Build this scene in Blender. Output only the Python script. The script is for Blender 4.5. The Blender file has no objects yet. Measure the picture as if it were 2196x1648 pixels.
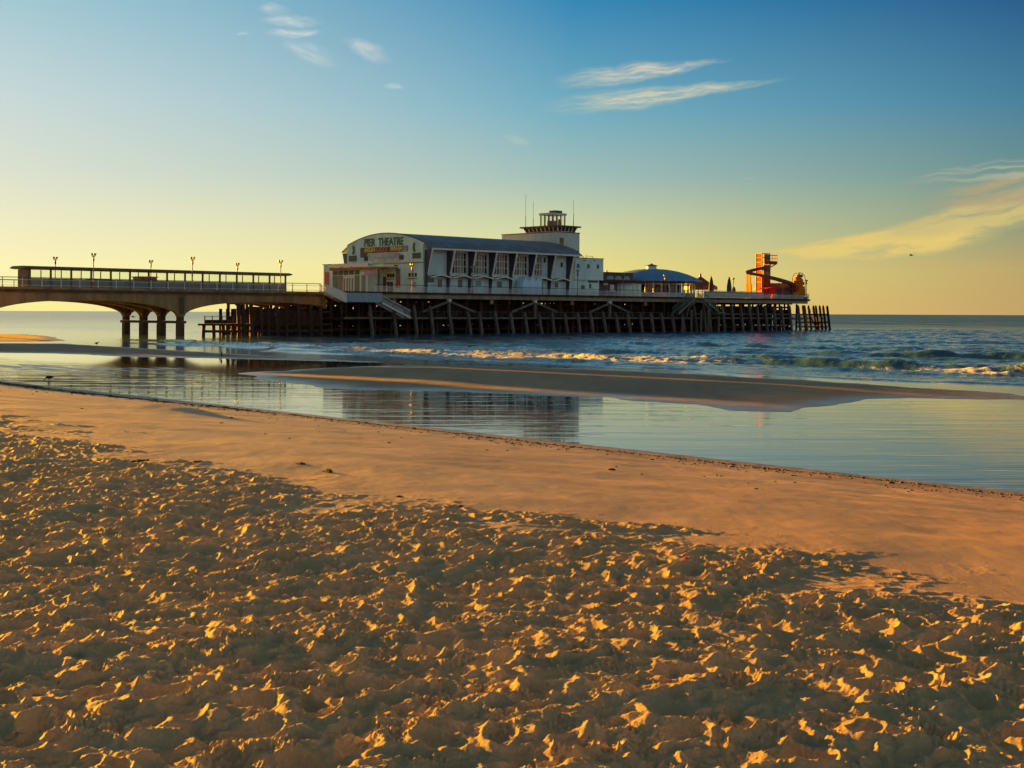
import bpy, math, random
import numpy as np
from mathutils import Matrix, Vector
R = math.radians
random.seed(7)
rng = np.random.default_rng(11)
S = bpy.context.scene
COL = S.collection

# ------------------------------------------------------------------ camera
EYE = 3.45
cam = bpy.data.cameras.new("camera")
cam.sensor_width = 36.0
cam.lens = 36.0 * 2900 / 2196
cam.shift_y = -152.4 / 2196
cam.clip_start = 0.2
cam.clip_end = 90000
cam_o = bpy.data.objects.new("camera", cam)
cam_o.matrix_world = Matrix.Translation((0, 0, EYE)) @ Matrix.Rotation(R(90), 4, 'X') @ Matrix.Rotation(0.0042, 4, 'Z')
COL.objects.link(cam_o)
S.camera = cam_o

# ------------------------------------------------------------------ light
SUN_AZ = -43.5      # degrees to the left of the view direction (+Y)
SUN_EL = 5.2
EXPOSURE = 3.4
S.view_settings.view_transform = 'Standard'
S.view_settings.look = 'None'
S.view_settings.gamma = 1.0
S.view_settings.exposure = EXPOSURE
sun = bpy.data.lights.new("sun", 'SUN')
sun.energy = 5.0
sun.angle = R(0.5)
sun.color = (1.0, 0.375, 0.01)
sun_o = bpy.data.objects.new("sun", sun)
sdir = Vector((math.sin(R(SUN_AZ)) * math.cos(R(SUN_EL)), math.cos(R(SUN_AZ)) * math.cos(R(SUN_EL)), math.sin(R(SUN_EL))))
sun_o.rotation_euler = sdir.to_track_quat('Z', 'Y').to_euler()
COL.objects.link(sun_o)


def lin(r, g, b):
    f = lambda c: (c / 255 / 12.92) if c / 255 <= 0.04045 else ((c / 255 + 0.055) / 1.055) ** 2.4
    return (f(r), f(g), f(b))


class Nodes:
    """small helper round a node tree"""
    def __init__(self, tree):
        self.t = tree; self.n = tree.nodes; self.l = tree.links

    def new(self, typ, ins=None, **props):
        nd = self.n.new(typ)
        for k, v in props.items():
            setattr(nd, k, v)
        for k, v in (ins or {}).items():
            self.set(nd.inputs[k], v)
        return nd

    def set(self, sock, v):
        if isinstance(v, bpy.types.NodeSocket):
            self.l.new(v, sock)
        elif isinstance(v, (tuple, list)) and len(v) == 3 and sock.type == 'RGBA':
            sock.default_value = (*v, 1)
        else:
            sock.default_value = v

    def math(self, op, a, b=None, c=None, clamp=False):
        nd = self.new('ShaderNodeMath', operation=op, use_clamp=clamp)
        for i, v in enumerate((a, b, c)):
            if v is not None:
                self.set(nd.inputs[i], v)
        return nd.outputs[0]

    def ramp(self, fac, stops, interp='LINEAR'):
        nd = self.new('ShaderNodeValToRGB')
        cr = nd.color_ramp
        cr.interpolation = interp
        while len(cr.elements) < len(stops):
            cr.elements.new(0.5)
        for e, (p, c) in zip(cr.elements, stops):
            e.position = p
            e.color = (*c, 1)
        self.set(nd.inputs[0], fac)
        return nd.outputs[0]

    def maprange(self, v, a, b, c=0.0, d=1.0, smooth=True):
        nd = self.new('ShaderNodeMapRange', interpolation_type='SMOOTHSTEP' if smooth else 'LINEAR')
        for i, x in enumerate((v, a, b, c, d)):
            self.set(nd.inputs[i], x)
        return nd.outputs[0]

    def mix(self, f, a, b, blend='MIX'):
        nd = self.new('ShaderNodeMix', data_type='RGBA', blend_type=blend)
        self.set(nd.inputs[0], f); self.set(nd.inputs[6], a); self.set(nd.inputs[7], b)
        return nd.outputs[2]

    def noise(self, vec, scale, detail=4, rough=0.55, out=0, **kw):
        nd = self.new('ShaderNodeTexNoise', {'Scale': scale, 'Detail': detail, 'Roughness': rough}, **kw)
        if vec is not None:
            self.set(nd.inputs['Vector'], vec)
        return nd.outputs[out]

    def mapping(self, vec, loc=(0, 0, 0), rot=(0, 0, 0), scale=(1, 1, 1)):
        nd = self.new('ShaderNodeMapping', {'Vector': vec, 'Location': loc, 'Rotation': rot, 'Scale': scale})
        return nd.outputs[0]


# ------------------------------------------------------------------ sky (world)
W = bpy.data.worlds.new("World")
S.world = W
W.use_nodes = True
W.node_tree.nodes.clear()
g = Nodes(W.node_tree)
tc = g.new('ShaderNodeTexCoord').outputs['Generated']
sep = g.new('ShaderNodeSeparateXYZ', {0: tc})
sx, sy, sz = sep.outputs
hl = g.math('SQRT', g.math('ADD', g.math('MULTIPLY', sx, sx), g.math('ADD', g.math('MULTIPLY', sy, sy), 1e-6)))
cosd = g.math('DIVIDE', g.math('ADD', g.math('MULTIPLY', sx, math.sin(R(SUN_AZ))), g.math('MULTIPLY', sy, math.cos(R(SUN_AZ)))), hl)
k = g.maprange(cosd, 0.93, 0.43, 0, 1, smooth=False)
el = g.math('MAXIMUM', sz, 0.0)
C = lin
Z1 = (1, C(76, 86, 84))
SKY_NEAR = [(0, C(250, 242, 156)), (.03, C(249, 244, 184)), (.06, C(236, 235, 198)), (.10, C(214, 224, 210)), (.15, C(196, 216, 218)), (.225, C(152, 198, 212)), (.42, C(96, 124, 130)), Z1]
SKY_MID = [(0, C(242, 216, 118)), (.03, C(238, 225, 136)), (.06, C(211, 215, 162)), (.10, C(160, 190, 184)), (.15, C(108, 172, 194)), (.225, C(42, 134, 182)), (.42, C(70, 106, 120)), Z1]
SKY_FAR = [(0, C(198, 164, 106)), (.03, C(190, 166, 108)), (.06, C(148, 156, 122)), (.10, C(104, 144, 142)), (.15, C(64, 126, 156)), (.225, C(22, 82, 136)), (.42, C(56, 92, 108)), Z1]
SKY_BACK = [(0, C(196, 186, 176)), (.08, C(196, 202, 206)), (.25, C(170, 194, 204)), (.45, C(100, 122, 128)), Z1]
# the same sine-of-elevation axis, squeezed so the low sky gets most of the ramp
near = g.ramp(el, SKY_NEAR); mid = g.ramp(el, SKY_MID); far = g.ramp(el, SKY_FAR)
sky = g.mix(g.maprange(k, 0, .47, smooth=False), near, mid)
sky = g.mix(g.maprange(k, .47, 1, smooth=False), sky, far)
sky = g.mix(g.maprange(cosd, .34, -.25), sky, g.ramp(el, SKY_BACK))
nish = g.new('ShaderNodeTexSky', sky_type='NISHITA', sun_disc=False, sun_elevation=R(SUN_EL), sun_rotation=R(SUN_AZ), air_density=1.2, dust_density=1.5)
nsk = g.mix(1.0, nish.outputs[0], (0.1, 0.1, 0.1), 'MULTIPLY')
sky = g.mix(0.06, sky, nsk)
# thin clouds, placed by azimuth and elevation
az = g.math('ARCTAN2', sx, sy)
elev = g.math('ARCSINE', sz)
dome = g.new('ShaderNodeCombineXYZ', {0: az, 1: elev, 2: 0.0}).outputs[0]


def px_dir(x, y):
    dx, dy = x - 1098, -(y - 671.6)
    t = (dx - dy * .0042) / 2900; v = (dx * .0042 + dy) / 2900
    return math.atan(t), math.atan(v * math.cos(math.atan(t)))


warp = g.noise(g.mapping(dome, scale=(22, 60, 1)), 1.0, 3)
warp2 = g.noise(g.mapping(dome, loc=(3, 7, 0), scale=(30, 30, 1)), 1.0, 3)
wv = g.new('ShaderNodeCombineXYZ', {0: g.math('MULTIPLY', g.math('SUBTRACT', warp, .5), .012), 1: g.math('MULTIPLY', g.math('SUBTRACT', warp2, .5), .009), 2: 0.0}).outputs[0]
domew = g.new('ShaderNodeVectorMath', {0: dome, 1: wv}, operation='ADD').outputs[0]


def cloud(sky, p0, p1, halfw, color, dens, streak=(30, 240), taper=0.0, seed=0.0, edge=.15, lo=.32, hi=.68, low=.25):
    """one wisp between two directions; taper > 0 thins it towards p1"""
    a0, e0 = px_dir(*p0); a1, e1 = px_dir(*p1)
    ca, ce = (a0 + a1) / 2, (e0 + e1) / 2
    ang = math.atan2(e1 - e0, a1 - a0); ln = math.hypot(a1 - a0, e1 - e0) / 2
    q = g.mapping(domew, loc=(-ca, -ce, 0))
    q = g.mapping(q, rot=(0, 0, -ang))
    s = g.new('ShaderNodeSeparateXYZ', {0: q})
    u = g.math('DIVIDE', s.outputs[0], ln)
    hw = halfw / 2900
    wid = g.math('MULTIPLY', g.math('SUBTRACT', 1.0, g.math('MULTIPLY', u, taper)), hw)
    v = g.math('DIVIDE', s.outputs[1], g.math('MAXIMUM', wid, 1e-4))
    r = g.math('SQRT', g.math('ADD', g.math('MULTIPLY', u, u), g.math('MULTIPLY', v, v)))
    m = g.maprange(r, 1.0, edge)
    n = g.noise(g.mapping(q, loc=(seed, seed * 1.7, 0), scale=(streak[0], streak[1], 1)), 1.0, 5, .6)
    m = g.math('MULTIPLY', m, g.maprange(n, lo, hi, low, 1.0))
    return g.mix(g.math('MULTIPLY', m, dens, clamp=True), sky, color)


CREAM = C(214, 208, 182)
sky = cloud(sky, (1160, 182), (1600, 120), 24, CREAM, .92, (45, 420), .75, 1.3, .2)
sky = cloud(sky, (1130, 238), (1720, 166), 26, C(208, 206, 176), .95, (40, 380), .7, 4.1, .2)
sky = cloud(sky, (545, 19), (635, 24), 15, C(206, 214, 214), .8, (60, 200), 0, 2.2)
sky = cloud(sky, (548, 46), (700, 44), 15, C(210, 216, 212), .85, (60, 260), 0, 6.2)
sky = cloud(sky, (555, 74), (700, 68), 12, C(214, 218, 216), .95, (60, 300), 0, 8.8)
sky = cloud(sky, (590, 84), (740, 140), 24, C(196, 210, 210), .75, (40, 160), 0, 3.7)
sky = cloud(sky, (720, 78), (850, 132), 21, C(200, 210, 208), .8, (40, 120), -.3, 9.4)
sky = cloud(sky, (505, 74), (545, 73), 5, C(206, 214, 214), .7, (60, 200), 0, 1.9)
sky = cloud(sky, (815, 183), (880, 189), 8, C(196, 210, 208), .7, (60, 200), 0, 2.9)
sky = cloud(sky, (1075, 292), (1150, 308), 14, C(180, 200, 188), .6, (40, 120), 0, 5.1)
sky = cloud(sky, (1575, 384), (1640, 386), 6, C(160, 182, 166), .5, (40, 120), 0, 7.1)
G1, G2, G3 = C(226, 200, 118), C(206, 188, 122), C(178, 162, 124)
sky = cloud(sky, (1610, 550), (2160, 496), 34, G1, 1.0, (26, 150), -.55, 2.5, .55, .30, .56, .10)
sky = cloud(sky, (1900, 512), (2180, 470), 24, G1, .9, (26, 120), -.1, 4.5, .3, .34, .58, .05)
sky = cloud(sky, (1820, 520), (2460, 388), 44, G2, 1.0, (20, 130), -.5, 7.7, .5, .32, .60, .08)
sky = cloud(sky, (1960, 440), (2460, 372), 52, G3, .95, (16, 110), -.3, 5.9, .45, .36, .62, .06)
sky = cloud(sky, (1900, 392), (2480, 330), 26, C(176, 178, 152), .7, (12, 300), -.2, 3.3, .4, .42, .62, .02)
sky = cloud(sky, (1850, 574), (2400, 566), 18, C(196, 174, 112), .4, (12, 160), 0, 3.9, .1)
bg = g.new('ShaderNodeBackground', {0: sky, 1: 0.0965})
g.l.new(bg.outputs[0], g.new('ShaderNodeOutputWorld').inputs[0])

# ------------------------------------------------------------------ helpers
PTH = R(45.5)
DV = (math.sin(PTH), math.cos(PTH))
OV = (0.0, 227.68)
PROT = math.atan2(DV[1], DV[0])
# shore frame: u = metres seaward, v = metres along the shore (to the left)
UU = (.754, .657)


def uv_of(x, y):
    return UU[0] * x + UU[1] * y, -UU[1] * x + UU[0] * y


def xy_of(u, v):
    return UU[0] * u - UU[1] * v, UU[1] * u + UU[0] * v


def pier(a, b):
    return OV[0] + a * DV[0] - b * DV[1], OV[1] + a * DV[1] + b * DV[0]


class MB:
    def __init__(self, o=(0, 0, 0)):
        self.v = []; self.f = []; self.o = o

    def add(self, vs, fs):
        n = len(self.v)
        self.v += [(p[0] - self.o[0], p[1] - self.o[1], p[2] - self.o[2]) for p in vs]
        self.f += [tuple(i + n for i in f) for f in fs]
        return self

    def box(self, x0, x1, y0, y1, z0, z1):
        vs = [(x, y, z) for z in (z0, z1) for x, y in ((x0, y0), (x1, y0), (x1, y1), (x0, y1))]
        return self.add(vs, [(3, 2, 1, 0), (4, 5, 6, 7), (0, 1, 5, 4), (1, 2, 6, 5), (2, 3, 7, 6), (3, 0, 4, 7)])

    def bar(self, p, q, r, n=6, r2=None):
        p = Vector(p); q = Vector(q); d = (q - p)
        if d.length < 1e-6:
            return self
        d.normalize()
        a = d.cross(Vector((0, 0, 1)) if abs(d.z) < .9 else Vector((1, 0, 0))).normalized(); b = d.cross(a)
        r2 = r if r2 is None else r2
        vs = [tuple(c + (a * math.cos(t) + b * math.sin(t)) * rr) for c, rr in ((p, r), (q, r2)) for t in [2 * math.pi * i / n for i in range(n)]]
        fs = [(i, (i + 1) % n, n + (i + 1) % n, n + i) for i in range(n)] + [tuple(range(n - 1, -1, -1)), tuple(range(n, 2 * n))]
        return self.add(vs, fs)

    def beam(self, p, q, w, h):
        """rectangular timber from p to q: w sideways, h up"""
        p = Vector(p); q = Vector(q); d = (q - p).normalized()
        a = d.cross(Vector((0, 0, 1)) if abs(d.z) < .95 else Vector((0, 1, 0))).normalized(); b = a.cross(d)
        vs = [tuple(c + a * (i * w / 2) + b * (j * h / 2)) for c in (p, q) for i, j in ((-1, -1), (1, -1), (1, 1), (-1, 1))]
        return self.add(vs, [(3, 2, 1, 0), (4, 5, 6, 7), (0, 1, 5, 4), (1, 2, 6, 5), (2, 3, 7, 6), (3, 0, 4, 7)])

    def prism(self, poly, axis, lo, hi):
        n = len(poly)
        mk = {'x': lambda p, t: (t, p[0], p[1]), 'y': lambda p, t: (p[0], t, p[1]), 'z': lambda p, t: (p[0], p[1], t)}[axis]
        vs = [mk(p, lo) for p in poly] + [mk(p, hi) for p in poly]
        fs = [tuple(range(n)), tuple(range(2 * n - 1, n - 1, -1))] + [(i, n + i, n + (i + 1) % n, (i + 1) % n) for i in range(n)]
        return self.add(vs, fs)

    def lathe(self, prof, c=(0, 0), n=16, a0=0, a1=2 * math.pi):
        closed = abs(a1 - a0 - 2 * math.pi) < 1e-6
        m = n if closed else n + 1
        vs = [(c[0] + r * math.cos(a0 + (a1 - a0) * i / n), c[1] + r * math.sin(a0 + (a1 - a0) * i / n), z) for r, z in prof for i in range(m)]
        fs = [(j * m + i, j * m + (i + 1) % m, (j + 1) * m + (i + 1) % m, (j + 1) * m + i) for j in range(len(prof) - 1) for i in range(n)]
        return self.add(vs, fs)

    def ell(self, c, r, n=10, m=6, rot=None):
        vs = []
        for j in range(m + 1):
            t = math.pi * j / m
            for i in range(n):
                p = Vector((r[0] * math.sin(t) * math.cos(2 * math.pi * i / n), r[1] * math.sin(t) * math.sin(2 * math.pi * i / n), r[2] * math.cos(t)))
                if rot is not None:
                    p = rot @ p
                vs.append((c[0] + p.x, c[1] + p.y, c[2] + p.z))
        fs = [(j * n + i, (j + 1) * n + i, (j + 1) * n + (i + 1) % n, j * n + (i + 1) % n) for j in range(m) for i in range(n)]
        return self.add(vs, fs)


def fix_normals(me):
    import bmesh
    bm = bmesh.new(); bm.from_mesh(me)
    bmesh.ops.recalc_face_normals(bm, faces=bm.faces)
    bm.to_mesh(me); bm.free()


def obj(name, mb, mat, parent=None, smooth=False):
    me = bpy.data.meshes.new(name)
    me.from_pydata(mb.v, [], mb.f)
    fix_normals(me)
    if smooth:
        me.shade_smooth()
    me.materials.append(mat)
    o = bpy.data.objects.new(name, me)
    COL.objects.link(o)
    if parent is not None:
        o.parent = parent
    return o


def tag(o, label, cat, group=None, kind=None):
    if label: o['label'] = label
    if cat: o['category'] = cat
    if group: o['group'] = group
    if kind: o['kind'] = kind
    return o


def place(o, a, b, z, rz=0.0):
    x, y = pier(a, b)
    o.location = (x, y, z)
    o.rotation_euler = (0, 0, PROT + rz)
    return o


def thing(name, label, cat, org, group=None):
    """an Empty on the pier at pier coordinates org; its parts are built in pier coordinates with MB(org)"""
    o = bpy.data.objects.new(name, None)
    o.empty_display_size = .3
    COL.objects.link(o)
    place(o, *org)
    return tag(o, label, cat, group)


def copy_tree(o, parent=None):
    c = o.copy(); COL.objects.link(c)
    c.parent = parent
    for ch in o.children:
        copy_tree(ch, c)
    return c


# ------------------------------------------------------------------ materials
def mat(name, col, rough=.7, var=.25, scale=1.5, bump=0.0, bscale=20., metal=0.0, spec=.5, streak=False, coat=0):
    m = bpy.data.materials.new(name)
    m.use_nodes = True
    m.node_tree.nodes.clear()
    n = Nodes(m.node_tree)
    p = n.new('ShaderNodeTexCoord').outputs['Object']
    q = n.mapping(p, scale=(1, 1, .25)) if streak else p
    f = n.noise(q, scale, 6, .65)
    c = n.mix(n.maprange(f, .3, .7), tuple(x * (1 - var) for x in col), tuple(min(1, x * (1 + var * .6)) for x in col))
    b = n.new('ShaderNodeBsdfPrincipled', {'Base Color': c, 'Roughness': rough, 'Metallic': metal, 'Specular IOR Level': spec})
    if bump:
        bp = n.new('ShaderNodeBump', {'Strength': 1.0, 'Distance': bump, 'Height': n.noise(p, bscale, 5, .6)})
        n.l.new(bp.outputs[0], b.inputs['Normal'])
    n.l.new(b.outputs[0], n.new('ShaderNodeOutputMaterial').inputs[0])
    return m


def glass_mat(name, tint=(.96, .98, .95), refl=.06):
    m = bpy.data.materials.new(name); m.use_nodes = True; m.node_tree.nodes.clear()
    n = Nodes(m.node_tree)
    tr = n.new('ShaderNodeBsdfTransparent', {0: tint})
    gl = n.new('ShaderNodeBsdfGlossy', {'Roughness': .03})
    lw = n.new('ShaderNodeLayerWeight', {'Blend': .25}).outputs['Fresnel']
    mx = n.new('ShaderNodeMixShader', {0: n.math('MULTIPLY', lw, refl * 4, clamp=True)})
    n.l.new(tr.outputs[0], mx.inputs[1]); n.l.new(gl.outputs[0], mx.inputs[2])
    n.l.new(mx.outputs[0], n.new('ShaderNodeOutputMaterial').inputs[0])
    return m


M = dict(
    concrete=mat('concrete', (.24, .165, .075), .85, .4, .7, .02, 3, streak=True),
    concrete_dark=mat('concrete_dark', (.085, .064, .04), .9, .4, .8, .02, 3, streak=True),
    deck=mat('deck_planks', (.13, .10, .075), .85, .3, 2),
    beam=mat('deck_beam', (.28, .22, .145), .9, .35, 1.2, .01, 6, streak=True),
    stair_green=mat('stair_green', (.10, .15, .13), .6, .25, 2),
    timber=mat('weathered_timber', (.135, .115, .095), .9, .45, 1.4, .02, 6, streak=True),
    timber_dark=mat('tarred_timber', (.066, .038, .026), .95, .4, 1.2, .02, 6, spec=.2, streak=True),
    white=mat('white_render', (.48, .72, .75), .75, .16, .5, .004, 8, streak=True),
    tower=mat('tower_render', (.41, .54, .55), .8, .14, .35, .004, 8, streak=True),
    cream=mat('cream_render', (.43, .68, .66), .75, .18, .6, .004, 8, streak=True),
    trim=mat('pale_trim', (.62, .62, .56), .6, .12, 2),
    rail=mat('rail_paint', (.52, .55, .55), .55, .12, 4),
    rail_dark=mat('dark_rail_paint', (.03, .04, .045), .5, .2, 4),
    navy=mat('navy_paint', (.030, .045, .085), .55, .25, 1),
    roof=mat('lead_roof', (.12, .15, .22), .5, .35, .5, .01, 2),
    roof_edge=mat('roof_edge', (.07, .065, .05), .6, .2, 2),
    window=mat('window_dark', (.02, .025, .025), .12, .3, 1),
    window_pale=mat('window_blind', (.19, .22, .18), .35, .3, .8),
    green=mat('green_letter', (.02, .11, .04), .5, .2, 3),
    green_dark=mat('green_board', (.035, .06, .032), .5, .2, 3),
    blue_panel=mat('blue_panel', (.10, .16, .20), .5, .25, .8),
    hut=mat('hut_blue', (.42, .70, .95), .6, .1, 1),
    brown=mat('brown_wood', (.10, .045, .022), .6, .3, 1.5),
    brownwall=mat('brown_cladding', (.085, .06, .042), .7, .3, 1, streak=True),
    dome=mat('blue_roof', (.07, .23, .50), .42, .14, .8),
    red=mat('red_paint', (.55, .03, .03), .85, .2, 1.5, spec=.1),
    darkred=mat('dark_red_roof', (.17, .04, .03), .6, .25, 1.5),
    slide=mat('slide_orange', (.52, .075, .025), .9, .25, 1.2, spec=.08),
    slide_pale=mat('slide_boards', (.30, .20, .13), .9, .25, 1.2, spec=.08),
    chute=mat('chute_brown', (.11, .05, .022), .5, .3, 2),
    orange=mat('orange_board', (.52, .17, .015), .9, .15, 2, spec=.08),
    yellow=mat('yellow_paint', (.70, .42, .05), .55, .2, 2),
    purple=mat('maroon_wall', (.17, .03, .05), .6, .2, 1.5),
    jetty_shaded=mat('shaded_jetty_timber', (.030, .022, .018), .95, .4, 1.2, .01, 6, spec=.1, streak=True),  # jetty timber darkened: shade from neighbouring piles put into the colour
    cloth=mat('green_canvas', (.02, .035, .022), .9, .25, 3),
    bird=mat('dark_feathers', (.02, .018, .016), .7, .3, 12),
    gull=mat('grey_feathers', (.18, .17, .16), .7, .3, 12),
    weed=mat('dry_weed', (.075, .045, .024), .95, .4, 25, .01, 60),
    poster_red=mat('poster_red', (.42, .06, .05), .5, .35, 6),
    poster_grey=mat('poster_grey', (.16, .17, .16), .5, .5, 5),
    poster_brown=mat('poster_brown', (.22, .14, .10), .5, .4, 5),
    poster_blue=mat('poster_blue', (.22, .32, .40), .5, .4, 4),
    banner=mat('banner_backing', (.075, .065, .05), .6, .3, 2),
    pink=mat('pink_letter', (.45, .14, .13), .6, .2, 3),
    yel=mat('yellow_letter', (.62, .52, .12), .6, .2, 3),
    canvas=mat('painted_canvas', (.36, .42, .46), .7, .35, .9),
    lilac=mat('lilac_paint', (.34, .27, .38), .7, .25, 1.2),
    lamp_white=mat('lamp_globe', (.32, .30, .26), .3, .05, 2),
    iron=mat('dark_iron', (.04, .035, .03), .6, .3, 4),
    glass=glass_mat('clear_glass'),
)

# ------------------------------------------------------------------ noise fields
def fft_noise(n, cell, lo, hi, seed, slope=1.2):
    """periodic noise of unit deviation with wavelengths lo..hi metres"""
    r = np.random.default_rng(seed)
    f = np.fft.rfft2(r.standard_normal((n, n)))
    kx = np.fft.fftfreq(n, cell)[:, None]; ky = np.fft.rfftfreq(n, cell)[None, :]
    kk = np.sqrt(kx * kx + ky * ky); kk[0, 0] = 1e9
    w = kk ** -slope * np.exp(-(kk * lo) ** 2) * (1 - np.exp(-(kk * hi) ** 2))
    h = np.fft.irfft2(f * w, s=(n, n))
    return (h / h.std()).astype(np.float32)


def sample(field, cell, x, y):
    n = field.shape[0]
    fx = x / cell; fy = y / cell
    ix = np.floor(fx).astype(np.int64); iy = np.floor(fy).astype(np.int64)
    tx = (fx - ix).astype(np.float32); ty = (fy - iy).astype(np.float32)
    a = field[ix % n, iy % n]; b = field[(ix + 1) % n, iy % n]; c = field[ix % n, (iy + 1) % n]; d = field[(ix + 1) % n, (iy + 1) % n]
    return (a * (1 - tx) + b * tx) * (1 - ty) + (c * (1 - tx) + d * tx) * ty


def sstep(a, b, x):
    t = np.clip((x - a) / (b - a), 0, 1)
    return t * t * (3 - 2 * t)


def sdf_poly(poly, x, y):
    """signed distance, positive inside"""
    P = np.array(poly, dtype=np.float64)
    d = np.full(x.shape, 1e9); inside = np.zeros(x.shape, bool)
    for i in range(len(P)):
        ax, ay = P[i]; bx, by = P[(i + 1) % len(P)]
        ex, ey = bx - ax, by - ay
        t = np.clip(((x - ax) * ex + (y - ay) * ey) / (ex * ex + ey * ey), 0, 1)
        d = np.minimum(d, np.hypot(x - ax - t * ex, y - ay - t * ey))
        if ey != 0:
            c = ((ay > y) != (by > y)) & (x < ax + (y - ay) * ex / ey)
            inside ^= c
    return np.where(inside, d, -d)


# sand bars, in shore coordinates (u seaward, v along the shore)
BAR_MAIN = [(38.5, 67.2), (43.7, 69.6), (48.8, 71.1), (54.0, 71.2), (57.0, 65.3), (58.9, 58.8), (58.7, 51.1), (57.8, 41.5), (56.6, 34.9), (54.9, 29.4), (52.6, 22.4), (51.0, 21.5), (51.9, 28.1), (50.6, 29.7), (49.2, 31.4), (46.6, 31.5), (43.4, 30.8), (38.7, 29.5), (37.8, 31.4), (38.9, 34.3), (38.8, 36.7), (39.2, 39.4), (38.6, 41.8), (37.2, 45.7), (35.6, 48.3), (33.7, 50.6), (34.7, 55.2), (36.3, 61.4)]
BAR_LEFT = [(46.4, 152.3), (53.9, 145.4), (58.4, 140.2), (57.5, 124.6), (56.4, 108.2), (55.3, 93.6), (54.8, 83.6), (54.9, 74.6), (50.9, 86.2), (47.9, 91.9), (46.0, 95.7), (45.0, 101.7), (43.9, 108.2), (41.3, 111.5), (35.2, 115.4)]
BAR_FAR = [(65.4, 214.6), (75.9, 204.7), (77.8, 198.9), (73.4, 179.3), (64.4, 153.2), (60.6, 149.5), (56.3, 152.0), (48.6, 159.2)]
RIPPLE = [(29.2, 90.6), (35.9, 86.7), (40.9, 76.5), (39.8, 67.7), (32.9, 60.1), (28.3, 65.7), (26.5, 70.3), (23.8, 76.6)]
FOAM_V = [25.3, 32.4, 40.0, 43.6, 53.2, 61.3, 72.7, 81.3, 97.0, 120.6, 140.5, 170.0, 203.1, 241.6]
FOAM_U = [59.3, 60.5, 60.6, 60.7, 61.1, 61.4, 59.2, 59.9, 63.6, 71.2, 76.2, 83.8, 89.8, 98.0]
CH_V = [-30, 3.5, 4.4, 5.2, 6.1, 6.9, 7.6, 8.3, 9.0, 11.1, 12.9, 15.8, 19.6, 30]
CH_U = [6.7, 6.6, 6.6, 6.9, 7.1, 6.9, 6.7, 6.3, 5.9, 6.4, 6.1, 6.4, 7.3, 9.0]

CN, CC = 2048, .0125
print('churn raster')
churn = .020 * fft_noise(CN, CC, .35, 1.6, 1, 1.0) + .010 * fft_noise(CN, CC, .10, .45, 2, 1.0)
for _ in range(int((CN * CC) ** 2 * 11.0)):
    cx, cy = rng.integers(0, CN, 2)
    Lh = rng.uniform(.09, .24) / CC; Wh = Lh * rng.uniform(.45, .85)
    dep = rng.uniform(.16, .30) * Wh * CC; ang = rng.normal(.0, .7) + 1.57; push = rng.uniform(0, 2 * math.pi)
    h = int(Lh * 1.75) + 2
    ii = np.arange(-h, h + 1)
    X, Y = np.meshgrid(ii, ii, indexing='ij')
    p = X * math.cos(ang) + Y * math.sin(ang); q = -X * math.sin(ang) + Y * math.cos(ang)
    r = np.sqrt((p / Lh) ** 2 + (q / Wh) ** 2)
    sub = np.ix_((cx + ii) % CN, (cy + ii) % CN)
    old = churn[sub]
    bowl = .45 * churn[cx, cy] - dep + 1.25 * dep * r ** 2.2
    rim = .42 * dep * np.exp(-((r - 1.18) / .20) ** 2) * (1 + .8 * np.cos(np.arctan2(q, p) - push))
    churn[sub] = np.where(r < 1.5, np.minimum(old + rim, np.where(r < 1.35, bowl + .5 * dep * sstep(1.0, 1.35, r), 9)), old)
_k = np.fft.fftfreq(CN, CC)[:, None] ** 2 + np.fft.rfftfreq(CN, CC)[None, :] ** 2
churn = np.fft.irfft2(np.fft.rfft2(churn) * np.exp(-_k * .020 ** 2), s=(CN, CN)).astype(np.float32)
churn -= churn.mean()
rough_patch = sstep(.1, 1.4, fft_noise(CN, CC, .25, 1.2, 5, 1.0))
churn += rough_patch * (.0095 * fft_noise(CN, CC, .022, .08, 3, .6)) + .0022 * fft_noise(CN, CC, .02, .06, 4, .4)
FN, FC = 1024, .12
flat1 = fft_noise(FN, FC, 1.2, 6.0, 21, 1.4)
flat2 = fft_noise(FN, FC, .5, 2.0, 22, 1.2)
edge_n = fft_noise(FN, FC, .6, 2.5, 23, 1.0)


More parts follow.
